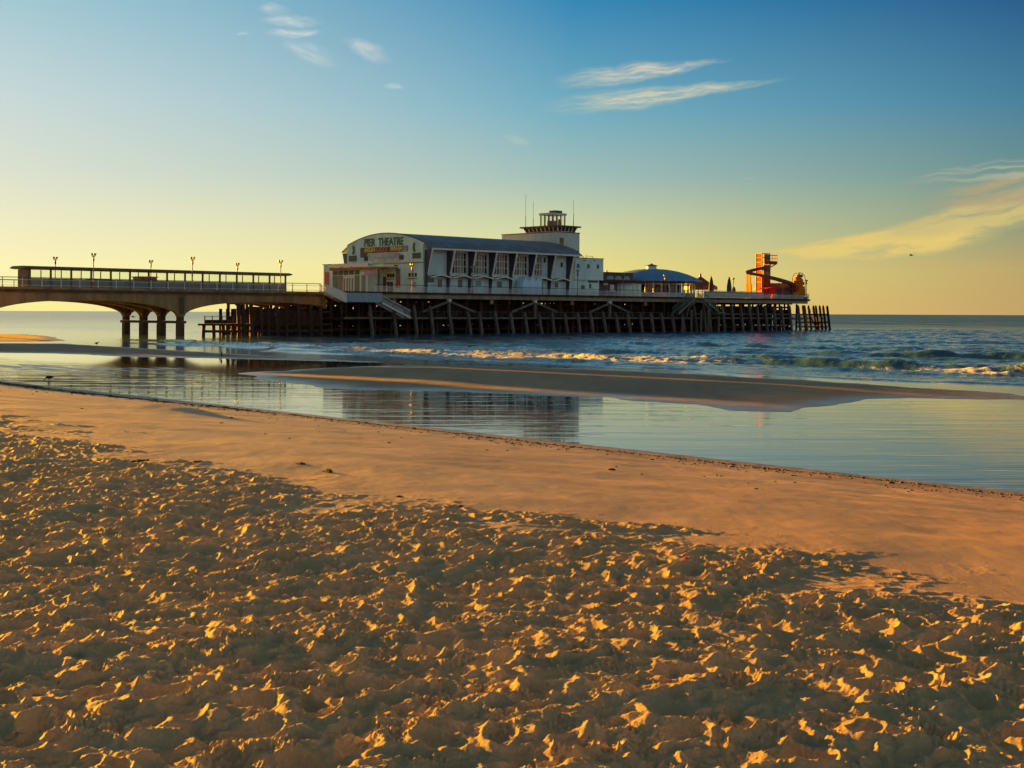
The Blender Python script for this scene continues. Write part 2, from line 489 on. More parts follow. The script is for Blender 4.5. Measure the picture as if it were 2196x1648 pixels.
def sand_height(x, y):
    u, v = uv_of(x, y)
    z = np.interp(u, [-400, -60, -12, 0, 6, 9, 13, 18, 22, 24.8, 26.5, 29, 33, 60, 75, 120, 400],
                  [9, 3.4, 2.12, 2.0, 1.93, 1.75, 1.34, .72, .26, 0.0, -.10, -.13, -.12, -.10, -.5, -2.2, -6])
    z = z + .011 * sample(flat1, FC, x, y) * sstep(26, 20, u) + .002 * sample(flat2, FC, x, y) * sstep(26, 22, u)
    # low swell across the smooth sand, added to cast a streak of shade
    e1 = (x + 7.6) * -.69 + (y - 29.6) * .725; e2 = (x + 7.6) * .725 + (y - 29.6) * .69
    z = z + .20 * np.exp(-(e1 / 1.5) ** 2 - (e2 / 1.0) ** 2)
    # churned, foot-printed dry sand
    ub = np.interp(v, CH_V, CH_U) + .34 * sample(edge_n, FC, x, y) + .25 * sample(flat2, FC, x, y)
    m = sstep(.9, -.9, u - ub)
    m = np.maximum(m, .22 * sstep(2.4, 0., u - ub) * sstep(.4, 1.3, sample(edge_n, FC, x + 40, y + 17)))
    near = np.hypot(x, y) < 45
    c = np.zeros_like(z)
    c[near] = .66 * sample(churn, CC * .51, x[near] + 100, y[near])
    z = z + m * (c + .008)
    out = (u > 20) & (u < 110) & (v > 5) & (v < 260)
    if out.any():
        uo, vo = u[out], v[out]
        wob = .22 * sample(edge_n, FC, x[out] * .3, y[out] * .3)
        zo = z[out]
        for poly, top in ((BAR_MAIN, .22), (BAR_LEFT, .20), (BAR_FAR, .25)):
            sd = sdf_poly(poly, uo, vo) + wob
            zo = np.maximum(zo, np.clip(sd * .05, -.14, .02) + np.clip((sd - .4) * .028, 0, top - .02))
        sd = sdf_poly(RIPPLE, uo, vo)
        rp = sample(edge_n, FC, uo * .6, vo * .12)
        rip = .018 * np.sin(uo * 7.5 + 1.6 * rp + .25 * vo) + .012 * sample(flat1, FC, uo * .8, vo * .25)
        zr = np.where(sd > -2, -.016 + rip - .06 * sstep(3.0, -2, sd), -1)
        zo = np.maximum(zo, zr)
        z[out] = zo
    return z, m


def polar(radii, th):
    return np.meshgrid(radii, th, indexing='ij')


def grid_mesh(name, x, y, z, closed, mask=None, attrs=None):
    nr, nt = x.shape
    idx = np.arange(nr * nt).reshape(nr, nt)
    if closed:
        nxt = np.roll(idx, -1, axis=1)
    else:
        nxt = idx[:, 1:]; idx_ = idx[:, :-1]
    a = (idx if closed else idx_)
    quads = np.stack([a[:-1], nxt[:-1], nxt[1:], a[1:]], -1).reshape(-1, 4)
    if mask is not None:
        mk = mask.reshape(-1)
        quads = quads[mk[quads].any(1)]
    co = np.stack([x, y, z], -1).reshape(-1, 3).astype(np.float32)
    used = np.unique(quads)
    remap = np.full(len(co), -1, np.int64); remap[used] = np.arange(len(used))
    co = co[used]; quads = remap[quads]
    me = bpy.data.meshes.new(name)
    me.vertices.add(len(co)); me.vertices.foreach_set('co', co.ravel())
    me.loops.add(quads.size); me.loops.foreach_set('vertex_index', quads.ravel().astype(np.int32))
    me.polygons.add(len(quads))
    me.polygons.foreach_set('loop_start', (np.arange(len(quads)) * 4).astype(np.int32))
    me.polygons.foreach_set('loop_total', np.full(len(quads), 4, np.int32))
    me.update(calc_edges=True)
    me.shade_smooth()
    for k_, v_ in (attrs or {}).items():
        at = me.attributes.new(k_, 'FLOAT', 'POINT')
        at.data.foreach_set('value', v_.reshape(-1)[used].astype(np.float32))
    o = bpy.data.objects.new(name, me)
    COL.objects.link(o)
    return o


# ------------------------------------------------------------------ sand
def radii_for(segs):
    out = [segs[0][0]]
    for r1, fr in segs[1:]:
        r0 = out[-1]
        n = max(1, int(math.log(r1 / r0) / fr))
        out += list(np.exp(np.linspace(math.log(r0), math.log(r1), n + 1))[1:])
    return np.array(out)


print('sand mesh')
fine = np.radians(np.linspace(-26, 26, 1150))
coarse = np.radians(np.linspace(26, 334, 90))[1:-1]
TH = np.concatenate([fine, coarse])
RA = radii_for([(.4, 0), (3.2, .12), (4.0, .006), (13, .0018), (42, .0026), (130, .0045), (400, .03), (3000, .2)])
RR, TT = polar(RA, TH)
X = RR * np.sin(TT); Y = RR * np.cos(TT)
Z, CM = sand_height(X.ravel(), Y.ravel())
sand = grid_mesh('beach_sand', X, Y, Z.reshape(X.shape), True, attrs={'churn': CM})
tag(sand, 'golden sand beach with trampled dry sand and smooth damp sand', 'sand', kind='structure')

m = bpy.data.materials.new('sand'); m.use_nodes = True; m.node_tree.nodes.clear()
n = Nodes(m.node_tree)
pos = n.new('ShaderNodeNewGeometry').outputs['Position']
ps = n.new('ShaderNodeSeparateXYZ', {0: pos})
uu = n.math('ADD', n.math('MULTIPLY', ps.outputs[0], UU[0]), n.math('MULTIPLY', ps.outputs[1], UU[1]))
chn = n.new('ShaderNodeAttribute', attribute_name='churn').outputs['Fac']
big = n.noise(n.mapping(pos, rot=(0, 0, -R(41)), scale=(.5, .12, 1)), 1.0, 5, .6)
med = n.noise(pos, 2.6, 6, .65)
grain = n.noise(pos, 160, 3, .7)
dry = n.mix(n.maprange(med, .3, .7), (.42, .33, .195), (.51, .41, .25))
damp = n.mix(n.maprange(big, .32, .68), (.43, .275, .125), (.56, .385, .185))
wet = n.mix(n.maprange(med, .3, .7), (.115, .080, .060), (.155, .112, .085))
hz = n.math('ADD', ps.outputs[2], n.math('MULTIPLY', n.math('SUBTRACT', big, .5), .12))
c = n.mix(n.maprange(hz, .16, .02), damp, wet)
c = n.mix(n.math('MULTIPLY', n.maprange(hz, .46, .20), .55), c, (.20, .125, .07))
bar = n.maprange(uu, 28, 32)
c = n.mix(n.math('MULTIPLY', bar, .85), c, n.mix(n.maprange(big, .3, .7), (.27, .225, .175), (.35, .285, .215)))
c = n.mix(chn, c, dry)
spk = n.math('MULTIPLY', n.maprange(n.noise(pos, 26, 2, .5), .70, .76), .55)
c = n.mix(spk, c, (.10, .07, .045))
c = n.mix(n.math('MULTIPLY', n.maprange(grain, .2, .8), .35), c, n.mix(.5, c, (.08, .06, .04)))
wetf = n.math('MULTIPLY', n.maprange(hz, .09, .0), n.math('SUBTRACT', 1.0, chn))
rg = n.math('ADD', n.math('MULTIPLY', wetf, -.22), n.math('ADD', n.math('ADD', .52, n.math('MULTIPLY', bar, n.math('MULTIPLY', n.maprange(ps.outputs[2], .03, .10), .3))), n.math('MULTIPLY', chn, .3)))
bs = n.new('ShaderNodeBsdfPrincipled', {'Base Color': c, 'Roughness': rg, 'Specular IOR Level': n.math('SUBTRACT', n.math('SUBTRACT', .4, n.math('MULTIPLY', bar, n.math('MULTIPLY', n.maprange(ps.outputs[2], .03, .10), .3))), n.math('MULTIPLY', chn, .25)), 'Diffuse Roughness': 1.0})
fineh = n.math('ADD', n.math('MULTIPLY', n.noise(pos, 34, 5, .7), 1.0), n.math('ADD', n.math('MULTIPLY', grain, .4), n.math('MULTIPLY', n.noise(n.mapping(pos, rot=(0, 0, -R(41)), scale=(1, .45, 1)), 7, 4, .6), 1.3)))
bp = n.new('ShaderNodeBump', {'Strength': n.math('SUBTRACT', 1.0, n.math('MULTIPLY', wetf, .8)), 'Distance': .010, 'Height': fineh})
soft = n.noise(n.mapping(pos, rot=(0, 0, -R(46)), scale=(1.0, .55, 1)), 1.0, 3, .5)
bp2 = n.new('ShaderNodeBump', {'Strength': n.math('MULTIPLY', n.math('SUBTRACT', 1.0, chn), n.math('SUBTRACT', 1.0, n.math('MULTIPLY', bar, .8))), 'Distance': .16, 'Height': soft, 'Normal': bp.outputs[0]})
n.l.new(bp2.outputs[0], bs.inputs['Normal'])
n.l.new(bs.outputs[0], n.new('ShaderNodeOutputMaterial').inputs[0])
sand.data.materials.append(m)

# ------------------------------------------------------------------ sea and tide pool (one water level, z = 0)
print('water mesh')
fine = np.radians(np.linspace(-26, 26, 1000))
coarse = np.radians(np.linspace(26, 334, 120))[1:-1]
TH = np.concatenate([fine, coarse])
RA = radii_for([(20, 0), (130, .0042), (330, .005), (700, .02), (3000, .08), (60000, .3)])
RR, TT = polar(RA, TH)
X = RR * np.sin(TT); Y = RR * np.cos(TT)
U, V = uv_of(X, Y)
uf = np.interp(V, FOAM_V, FOAM_U)
SW = U - uf                                   # metres seaward of the wash line
n1 = sample(fft_noise(1024, .4, 3, 14, 31, 1.2), .4, U * .9, V * .28)
n2 = sample(fft_noise(1024, .25, 1.2, 5, 32, 1.0), .25, U * 1.2, V * .4)
n3 = sample(fft_noise(1024, .2, .5, 2.4, 33, .8), .2, U, V * .6)
n4 = sample(fft_noise(1024, .2, .5, 2.4, 34, .8), .2, U + 31, V + 12)
grow = sstep(0, 16, SW)
fadefar = 1 - sstep(320, 690, RR)
dr = np.gradient(RA)[:, None]
ZW = np.zeros_like(X)
for i in range(16):
    lam = 1.6 * 1.22 ** i
    dirn = rng.uniform(-.75, .75) if i < 12 else rng.uniform(-.25, .25)
    ph = (U * math.cos(dirn) + V * math.sin(dirn)) * 2 * math.pi / lam + rng.uniform(0, 6.28) + .8 * n1
    amp = .0026 * lam * (1.0 if lam < 8 else .55) * sstep(2.5, 5, lam / dr)
    ZW += amp * np.sin(ph)
ZW += .05 * n2 * sstep(3.0, 1.0, dr) + .022 * n3 * sstep(1.2, .4, dr)
ZW *= grow * fadefar * (1 - .6 * sstep(80, 140, V - 1.25 * (U - 80)))


def ridge(u0, v0, v1, H, wf, wb, wob=1.2, fall=6):
    d = U - (u0 + wob * n1)
    pr = np.where(d < 0, np.exp(-(d / wf) ** 2), np.exp(-(d / wb) ** 2))
    mk = sstep(v0 - fall, v0 + fall, V) * sstep(v1 + fall, v1 - fall, V)
    return H * pr * mk * (1 + .15 * n2)


ZW += ridge(75, 0, 66, .36, .8, 3.0, .6, 12)
ZW += ridge(97.5, 10, 68, .40, 1.2, 4.0, 1.0, 9)
ZW += ridge(72, 66, 150, .26, .7, 2.0, 1.5, 12)
ZW += ridge(67, 60, 135, .20, .6, 1.6, 1.5, 10)
ZW += ridge(83, 55, 120, .26, 1.0, 2.6, 1.4, 12)
ZW += ridge(112, 30, 120, .22, 1.4, 4, 2, 14)
ZW += ridge(62.6, 20, 105, .07, .35, 1.0, .8, 8)
# white water
band = lambda c0, w, w2: np.where(SW < c0, np.exp(-((SW - c0) / w) ** 2), np.exp(-((SW - c0) / w2) ** 2))
vm = sstep(56, 72, V) * sstep(150, 112, V)
FO = .95 * vm * band(7, 5.5, 8) + .24 * sstep(38, 66, V) * sstep(140, 110, V) * band(16, 8, 11)
FO += .12 * sstep(70, 55, V) * sstep(35, 50, V) * band(6, 4, 7)
d1 = U - (75 + .7 * n1)
FO += .62 * sstep(51.5, 47.5, V + 2.0 * n2) * np.exp(-((d1 + 2.0) / 2.1) ** 2)
FO += .30 * sstep(60, 48, V) * np.exp(-((SW - 3.5) / 3.2) ** 2)
FO += .22 * sstep(46, 40, V) * np.exp(-((SW - 9) / 4.) ** 2)
FO += .9 * sstep(150, 110, V) * np.exp(-((SW - .2 - .8 * n2) / .5) ** 2)
FO = FO * (1 + .38 * n2 + .3 * n3 + .22 * n1)
ZW += .028 * np.clip(FO, 0, 1) * (n4 + .3) * sstep(1.2, .5, dr) * sstep(0, 3, SW)
LEE = 1 - .80 * sstep(70, 125, V - 1.25 * (U - 80))
ROUGH = sstep(-.5, 5, SW) * LEE
attrs = {'foam': np.clip(FO, 0, 1.4), 'chop': ROUGH}
split = np.interp(V, [-50, 25, 40, 60, 68, 74, 84, 100, 125, 152, 300], [51.5, 52.2, 50, 48, 52, 54.2, 54, 52, 50, 46.5, 40])
sea = grid_mesh('sea', X, Y, ZW, True, mask=(U >= split), attrs=attrs)
tag(sea, 'choppy blue green sea with white surf along the sand', 'sea', kind='structure')


def water_mat(name, base, pool):
    m = bpy.data.materials.new(name); m.use_nodes = True; m.node_tree.nodes.clear()
    n = Nodes(m.node_tree)
    pos = n.new('ShaderNodeNewGeometry').outputs['Position']
    chop = n.new('ShaderNodeAttribute', attribute_name='chop').outputs['Fac']
    foam = n.new('ShaderNodeAttribute', attribute_name='foam').outputs['Fac']
    if pool:
        q = n.mapping(pos, rot=(0, 0, R(-10)), scale=(.16, .85, 1))
        h = n.math('ADD', n.noise(q, 1.0, 4, .55), n.math('MULTIPLY', n.noise(n.mapping(pos, rot=(0, 0, R(-12)), scale=(.55, 3.0, 1)), 1.6, 2, .5), .10))
        patch = n.noise(n.mapping(pos, rot=(0, 0, R(-14)), scale=(.16, 1.5, 1)), 1.0, 5, .65)
        sp_ = n.new('ShaderNodeSeparateXYZ', {0: pos})
        vv = n.math('ADD', n.math('MULTIPLY', sp_.outputs[0], -UU[1]), n.math('MULTIPLY', sp_.outputs[1], UU[0]))
        uw = n.math('ADD', n.math('MULTIPLY', sp_.outputs[0], UU[0]), n.math('MULTIPLY', sp_.outputs[1], UU[1]))
        st = n.math('MULTIPLY', n.maprange(patch, .40, .64, .04, 1.2), n.math('MULTIPLY', n.maprange(vv, 46, 66, 1.0, 1.5), n.math('SUBTRACT', 1.0, n.math('MULTIPLY', n.maprange(uw, 34, 39), n.maprange(vv, 44, 60, 0, .985)))))
        dist = .030
    else:
        q = n.mapping(pos, rot=(0, 0, R(41)), scale=(1.0, 1.0, 1))
        h = n.math('ADD', n.noise(q, 1.1, 5, .6), n.math('MULTIPLY', n.noise(pos, .35, 3, .5), 1.6))
        st = n.maprange(chop, 0, 1, .05, 1.0)
        dist = .09
    bp = n.new('ShaderNodeBump', {'Strength': st, 'Distance': dist, 'Height': h})
    b = n.new('ShaderNodeBsdfPrincipled', {'Base Color': base, 'Roughness': .04 if pool else n.maprange(n.new('ShaderNodeVectorMath', {0: pos}, operation='LENGTH').outputs['Value'], 150, 900, .12, .20), 'IOR': 1.5 if pool else 1.33, 'Specular IOR Level': .5})
    n.l.new(bp.outputs[0], b.inputs['Normal'])
    out = n.new('ShaderNodeOutputMaterial')
    if pool:
        n.l.new(b.outputs[0], out.inputs[0])
    else:
        fn = n.noise(n.mapping(pos, rot=(0, 0, -R(41)), scale=(1.9, .6, 1)), 2.0, 7, .72)
        ff = n.maprange(n.math('ADD', foam, n.math('MULTIPLY', n.math('SUBTRACT', fn, .5), 2.2)), .40, 1.0)
        fb = n.new('ShaderNodeBump', {'Strength': 1.0, 'Distance': .12, 'Height': fn})
        fs = n.new('ShaderNodeBsdfPrincipled', {'Base Color': (.36, .45, .54), 'Roughness': .6})
        n.l.new(fb.outputs[0], fs.inputs['Normal'])
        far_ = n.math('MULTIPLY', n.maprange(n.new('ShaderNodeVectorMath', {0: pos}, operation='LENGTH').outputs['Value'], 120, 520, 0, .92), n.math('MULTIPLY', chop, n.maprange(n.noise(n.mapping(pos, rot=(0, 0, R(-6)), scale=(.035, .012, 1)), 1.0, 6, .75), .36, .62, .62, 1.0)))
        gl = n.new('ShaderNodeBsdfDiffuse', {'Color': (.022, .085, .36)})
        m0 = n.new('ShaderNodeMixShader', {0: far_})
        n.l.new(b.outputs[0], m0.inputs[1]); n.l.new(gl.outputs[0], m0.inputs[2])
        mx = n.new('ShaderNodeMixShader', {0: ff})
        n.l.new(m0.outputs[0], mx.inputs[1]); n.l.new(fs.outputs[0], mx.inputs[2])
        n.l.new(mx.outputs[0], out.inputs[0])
    return m


sea.data.materials.append(water_mat('sea_water', (.03, .088, .145), False))
RA2 = radii_for([(20, 0), (130, .01), (260, .02)])
TH2 = np.radians(np.linspace(-75, 75, 200))
RR, TT = polar(RA2, TH2)
X = RR * np.sin(TT); Y = RR * np.cos(TT)
U, V = uv_of(X, Y)
split = np.interp(V, [-50, 25, 40, 60, 68, 74, 84, 100, 125, 152, 300], [51.5, 52.2, 50, 48, 52, 54.2, 54, 52, 50, 46.5, 40])
pool = grid_mesh('tide_pool', X, Y, np.full_like(X, -.002), False, mask=(U < split) & (U > 20), attrs={'foam': 0 * X, 'chop': 0 * X})
pool.data.materials.append(water_mat('pool_water', (.05, .05, .042), True))
tag(pool, 'still tide pool left on the beach mirroring the sky', 'tide pool', kind='structure')

# ================================================================== PIER
DZ = 6.6                                       # deck level

# ------------------------------------------------------------------ neck: concrete arches
t = thing('pier_approach', 'concrete arched pier approach on four legged bents over the shallows', 'pier', (-60, 12.5, 0))
O = (-60, 12.5, 0)
BENTS = [-144, -116, -88, -60]
x0, x1 = -168.0, -35.0
prof = [(x0, 6.0)]
def soffit(a0, a1, n=22):
    c, hs = (a0 + a1) / 2, (a1 - a0) / 2 - .42
    pts = []
    for i in range(n + 1):
        s = -1 + 2 * i / n
        s = math.copysign(1 - (1 - abs(s)) ** 1.6, s)
        pts.append((c + hs * s, 2.75 + 2.12 * max(0, 1 - abs(s) ** 2.3) ** .5))
    return pts
bot = [(x0, 2.7)]
ends = BENTS + [-32]
for i in range(len(ends) - 1):
    bot += soffit(ends[i], ends[i + 1])
bot = [p for p in bot if p[0] <= x1 - .2] + [(x1, 3.9)]
for c_, w_ in ((5.25, .42), (10.35, .52), (15.35, .52), (20.45, .42)):
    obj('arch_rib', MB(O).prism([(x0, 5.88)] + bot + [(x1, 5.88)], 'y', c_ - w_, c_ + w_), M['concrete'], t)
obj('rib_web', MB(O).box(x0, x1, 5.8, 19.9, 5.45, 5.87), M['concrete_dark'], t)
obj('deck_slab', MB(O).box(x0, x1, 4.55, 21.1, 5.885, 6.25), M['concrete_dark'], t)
obj('deck_surface', MB(O).box(x0, x1 + .6, 4.40, 21.25, 6.255, DZ - .06), M['concrete'], t)
def bent(a):
    e = bpy.data.objects.new('bent', None); COL.objects.link(e); e.parent = t
    cols = [5.25, 10.35, 15.35, 20.45]; hw = [.42, .54, .54, .42]
    for b_, w in zip(cols, hw):
        mm = MB(O)
        for z0, z1, k in ((-1.5, 1.78, 1.08), (2.16, 3.1, .97)):
            mm.box(a - .40 * k, a + .40 * k, b_ - w * k, b_ + w * k, z0, z1)
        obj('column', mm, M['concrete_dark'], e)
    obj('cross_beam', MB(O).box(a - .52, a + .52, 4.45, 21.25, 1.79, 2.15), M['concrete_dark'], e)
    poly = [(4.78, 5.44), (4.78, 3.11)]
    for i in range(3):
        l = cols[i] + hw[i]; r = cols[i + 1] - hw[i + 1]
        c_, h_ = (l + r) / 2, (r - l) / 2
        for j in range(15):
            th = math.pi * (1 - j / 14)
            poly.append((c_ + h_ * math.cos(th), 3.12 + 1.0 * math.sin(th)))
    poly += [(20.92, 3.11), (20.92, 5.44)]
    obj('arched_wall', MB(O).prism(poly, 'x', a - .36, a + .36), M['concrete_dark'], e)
for a in BENTS:
    bent(a)

# ------------------------------------------------------------------ railings
def railing(name, label, a0, a1, b, step, z=DZ, h=1.12, infill=0, group='pier railings', post_mat='rail'):
    L = a1 - a0
    t = thing(name, label, 'railing', ((a0 + a1) / 2, b, z), group)
    O = ((a0 + a1) / 2, b, z)
    n_ = max(2, int(round(L / step)))
    for i in range(n_ + 1):
        a = a0 + L * i / n_
        mm = MB(O).box(a - .045, a + .045, b - .045, b + .045, z - .05, z + h - .02)
        mm.box(a - .07, a + .07, b - .07, b + .07, z - .12, z + .06)
        obj('post', mm, M[post_mat], t)
    obj('handrail', MB(O).box(a0, a1, b - .05, b + .05, z + h - .015, z + h + .075), M['rail_dark'], t)
    mm = MB(O)
    for zz in (.12, .82):
        mm.box(a0, a1, b - .022, b + .022, z + zz, z + zz + .05)
    obj('rail', mm, M['rail'], t)
    if infill:
        mm = MB(O)
        k = int(L / infill)
        for i in range(k):
            a = a0 + L * (i + .5) / k
            mm.box(a - .016, a + .016, b - .015, b + .015, z + .17, z + .82)
        obj('infill_bars', mm, M['rail'], t)
    return t

railing('railing', 'pale post and rail railing along the near edge of the arched approach', -104, -36.2, 4.62, 2.62)
railing('railing', 'railing on the far edge of the arched approach behind the shelter', -104, -36.2, 20.95, 3.4)

# ------------------------------------------------------------------ windbreak shelter
t = thing('windbreak_shelter', 'long glazed shelter with flat roof and blue lower panels on the approach', 'shelter', (-61.7, 11, DZ))
O = (-61.7, 11, DZ)
b0, b1 = 9.5, 12.4
obj('roof', MB(O).prism([(b0 - .75, 9.20), (b0 - .75, 9.10), (b0 + .3, 8.98), (b1 - .3, 8.98), (b1 + .75, 9.10), (b1 + .75, 9.20), (b1, 9.40), (b0, 9.40)], 'x', -81.0, -38.5), M['roof_edge'], t)
PA = np.linspace(-79.9, -39.3, 15)
for i, a in enumerate(PA):
    for b_ in (b0, b1):
        k_ = 1.0 if b_ == b0 else .5
        obj('post', MB(O).box(a - .11 * k_, a + .11 * k_, b_ - .10 * k_, b_ + .10 * k_, DZ, 8.975), M['roof_edge'], t)
for b_ in (b0, b1):
    mm = MB(O); gm = MB(O)
    for i in range(14):
        a, c_ = PA[i] + .115, PA[i + 1] - .115
        mm.box(a, c_, b_ - .05, b_ + .05, DZ + .02, 7.72)
        gm.box(a, c_, b_ - .008, b_ + .008, 7.80, 8.97)
    obj('lower_panels', mm, M['blue_panel'] if b_ == b0 else M['roof_edge'], t)
    obj('glazing', gm, M['glass'], t)
    mm = MB(O)
    for i in range(14):
        a, c_ = PA[i] + .115, PA[i + 1] - .115
        mm.box(a, c_, b_ - .07, b_ + .07, 7.722, 7.80)
    obj('sill', mm, M['roof_edge'], t)
obj('end_wall', MB(O).box(-80.2, -80.02, b0 - .05, b1 + .05, DZ, 8.97), M['roof_edge'], t)
obj('end_wall', MB(O).box(-39.18, -39.08, b0, b1, DZ, 7.72), M['blue_panel'], t)

t = thing('shade_wall', 'unseen boarded wall added toward the shore to shade the sand bars', 'wall', (-125, 11, DZ))  # added blocker out of view: shades the sand bars, gaps let sun streaks through
O = (-125, 11, DZ)
a_ = -166.0
for w_, g_, h_ in ((13, .7, 11.6), (9, 1.6, 11.8), (6.5, .5, 11.8), (11, .9, 12.2), (7, 1.4, 13.3), (9.5, .6, 13.4), (8, .5, 13.4), (8.9, .1, 12.6)):
    obj('panel', MB(O).box(a_, a_ + w_, 10.9, 11.1, DZ - .05, h_), M['blue_panel'], t)
    a_ += w_ + g_

def kiosk(a, b, w, d, h, label):
    t = thing('deck_kiosk', label, 'kiosk', (a, b, DZ), 'small kiosks on the approach')
    O = (a, b, DZ)
    obj('body', MB(O).box(a - w / 2, a + w / 2, b - d / 2, b + d / 2, DZ - .06, DZ + h), M['brown'], t)
    obj('roof', MB(O).box(a - w / 2 - .15, a + w / 2 + .15, b - d / 2 - .15, b + d / 2 + .15, DZ + h + .003, DZ + h + .12), M['roof_edge'], t)
kiosk(-58.6, 17.5, 2.7, 2.2, 1.85, 'brown flat topped kiosk behind the middle of the glazed shelter')
kiosk(-66.0, 17.5, 2.6, 1.8, 1.32, 'low brown kiosk behind the left half of the glazed shelter')
kiosk(-89.2, 9.5, 2.4, 2.2, 1.15, 'low brown kiosk left of the glazed shelter')

# ------------------------------------------------------------------ lamps
lamp0 = None
def make_lamp():
    t = thing('street_lamp', 'lamp', 'street lamp', (0, 0, DZ), 'twin globe lamps along the pier')
    O = (0, 0, 0)
    mm = MB(O).lathe([(.16, 0), (.16, .5), (.075, .7), (.05, 4.0), (.05, 4.45)], n=8)
    obj('pole', mm, M['concrete'], t)
    mm = MB(O).lathe([(.03, 3.45), (.10, 3.5), (.14, 3.75), (.10, 4.02), (.05, 4.1)], n=8)
    obj('collar', mm, M['iron'], t)
    mm = MB(O).bar((-.26, 0, 4.20), (.26, 0, 4.20), .035).bar((-.24, 0, 4.22), (0, 0, 3.98), .03).bar((.24, 0, 4.22), (0, 0, 3.98), .03)
    obj('arm', mm, M['iron'], t)
    for s in (-1, 1):
        e = obj('lantern', MB(O).lathe([(.02, 4.24), (.10, 4.30), (.17, 4.46), (.17, 4.50), (.02, 4.52)], (s * .22, 0), 8), M['lamp_white'], t)
        obj('cap', MB(O).lathe([(.02, 4.60), (.22, 4.53), (.22, 4.505)], (s * .22, 0), 8), M['iron'], e)
    return t
LAMPS = [(-73.2, 5.0, 'lamp in front of the left third of the glazed shelter'),
         (-58.2, 5.0, 'lamp in front of the middle of the glazed shelter'),
         (-43.3, 5.0, 'lamp in front of the right end of the glazed shelter'),
         (-71.1, 20.4, 'leftmost lamp rising behind the roof of the glazed shelter'),
         (-56.0, 20.4, 'lamp rising behind the middle of the glazed shelter roof'),
         (-40.8, 20.4, 'lamp rising behind the glazed shelter roof nearest the theatre'),
         (-21.4, .7, 'twin globe lamp before the curved theatre front'),
         (-8.5, .7, 'lamp before the tall windows of the theatre side'),
         (17.0, .7, 'lamp before the white block with three small windows'),
         (29.4, .7, 'lamp before the brown low building with half round windows'),
         (41.5, .7, 'lamp before the blue domed pavilion'),
         (67.7, 4.0, 'lamp just left of the slide tower'),
         (80.5, .7, 'lamp in front of the red hut with the pitched roof'),
         (89.5, .7, 'last lamp at the seaward corner of the pier head')]
base = make_lamp()
for i, (a, b, lab) in enumerate(LAMPS):
    o = base if i == 0 else copy_tree(base)
    place(o, a, b, DZ - .03)
    o.scale = (1, 1, 1.0 if i < 9 else .93)
    o['label'] = lab

# ------------------------------------------------------------------ pier head on timber piles
HB = 34.0
t = thing('pier_platform', 'broad timber pier head on dense dark piles carrying the theatre', 'pier', (30, 17, 0))
O = (30, 17, 0)
AX0, AX1 = -36.0, 89.6
obj('deck', MB(O).box(AX0, AX1, 0.0, HB, 6.22, DZ - .02), M['deck'], t)
obj('edge_beam', MB(O).box(AX0 + .3, AX1 - .6, .06, .55, 5.66, 6.215), M['beam'], t)
obj('edge_trim', MB(O).box(AX0, AX1 + .1, -.14, -.003, 6.32, DZ + .03), M['timber_dark'], t)
mm = MB(O)
for b_ in np.arange(4, HB, 3.75):
    mm.box(AX0 + .3, AX1 - .8, b_ - .2, b_ + .2, 5.5, 6.21)
obj('joist', mm, M['timber_dark'], t)
# lower walkway
obj('lower_deck', MB(O).box(-35, 88, .5, 9.0, 2.30, 2.58), M['timber_dark'], t)
obj('waling', MB(O).box(-35.5, 89, -.30, -.02, 2.45, 2.74), M['timber'], t)
obj('waling', MB(O).box(48, 89, -.30, -.02, 3.30, 3.52), M['timber'], t)
mm = MB(O)
mm.box(-30, 48, .95, 1.0, 3.55, 3.62).box(-30, 48, .95, 1.0, 3.05, 3.10)
for a in np.arange(-30, 48, 2.6):
    mm.box(a - .04, a + .04, .93, 1.02, 2.585, 3.62)
obj('walkway_rail', mm, M['timber'], t)
# main piles: the front two rows one by one, the mass behind as one body
rr = random.Random(3)
for i, a in enumerate(np.arange(-34.5, 89, 3.2)):
    for b_ in (1.6,):
        obj('pile', MB(O).bar((a + rr.uniform(-.2, .2), b_, -1.5), (a, b_, 5.6), .21, 8), M['timber_dark'], t)
mm = MB(O)
for j, b_ in enumerate(np.arange(4.6, HB, 3.1)):
    for a in np.arange(-34.5 + (j % 3) * 1.05, 89, 3.2):
        if rr.random() < .08: continue
        a_ = a + rr.uniform(-.3, .3)
        mm.bar((a_, b_, -1.5), (a_, b_, 6.2), rr.uniform(.2, .27), 6)
    mm.box(-35, 88.5, b_ - .14, b_ + .14, 4.7, 5.05)
    mm.box(-35, 88.5, b_ - .14, b_ + .14, 2.2, 2.7)
    mm.box(-35, 88.5, b_ - .12, b_ + .12, .55, .95)
    for a in np.arange(-34, 86, 6.4):
        s_ = rr.choice((0, 1, 2))
        if s_ == 0: mm.beam((a, b_, .4), (a + 5.8, b_, 5.4), .22, .3)
        elif s_ == 1: mm.beam((a, b_, 5.4), (a + 5.8, b_, .4), .22, .3)
o = obj('inner_piles', mm, M['timber_dark'], t); o['kind'] = 'stuff'
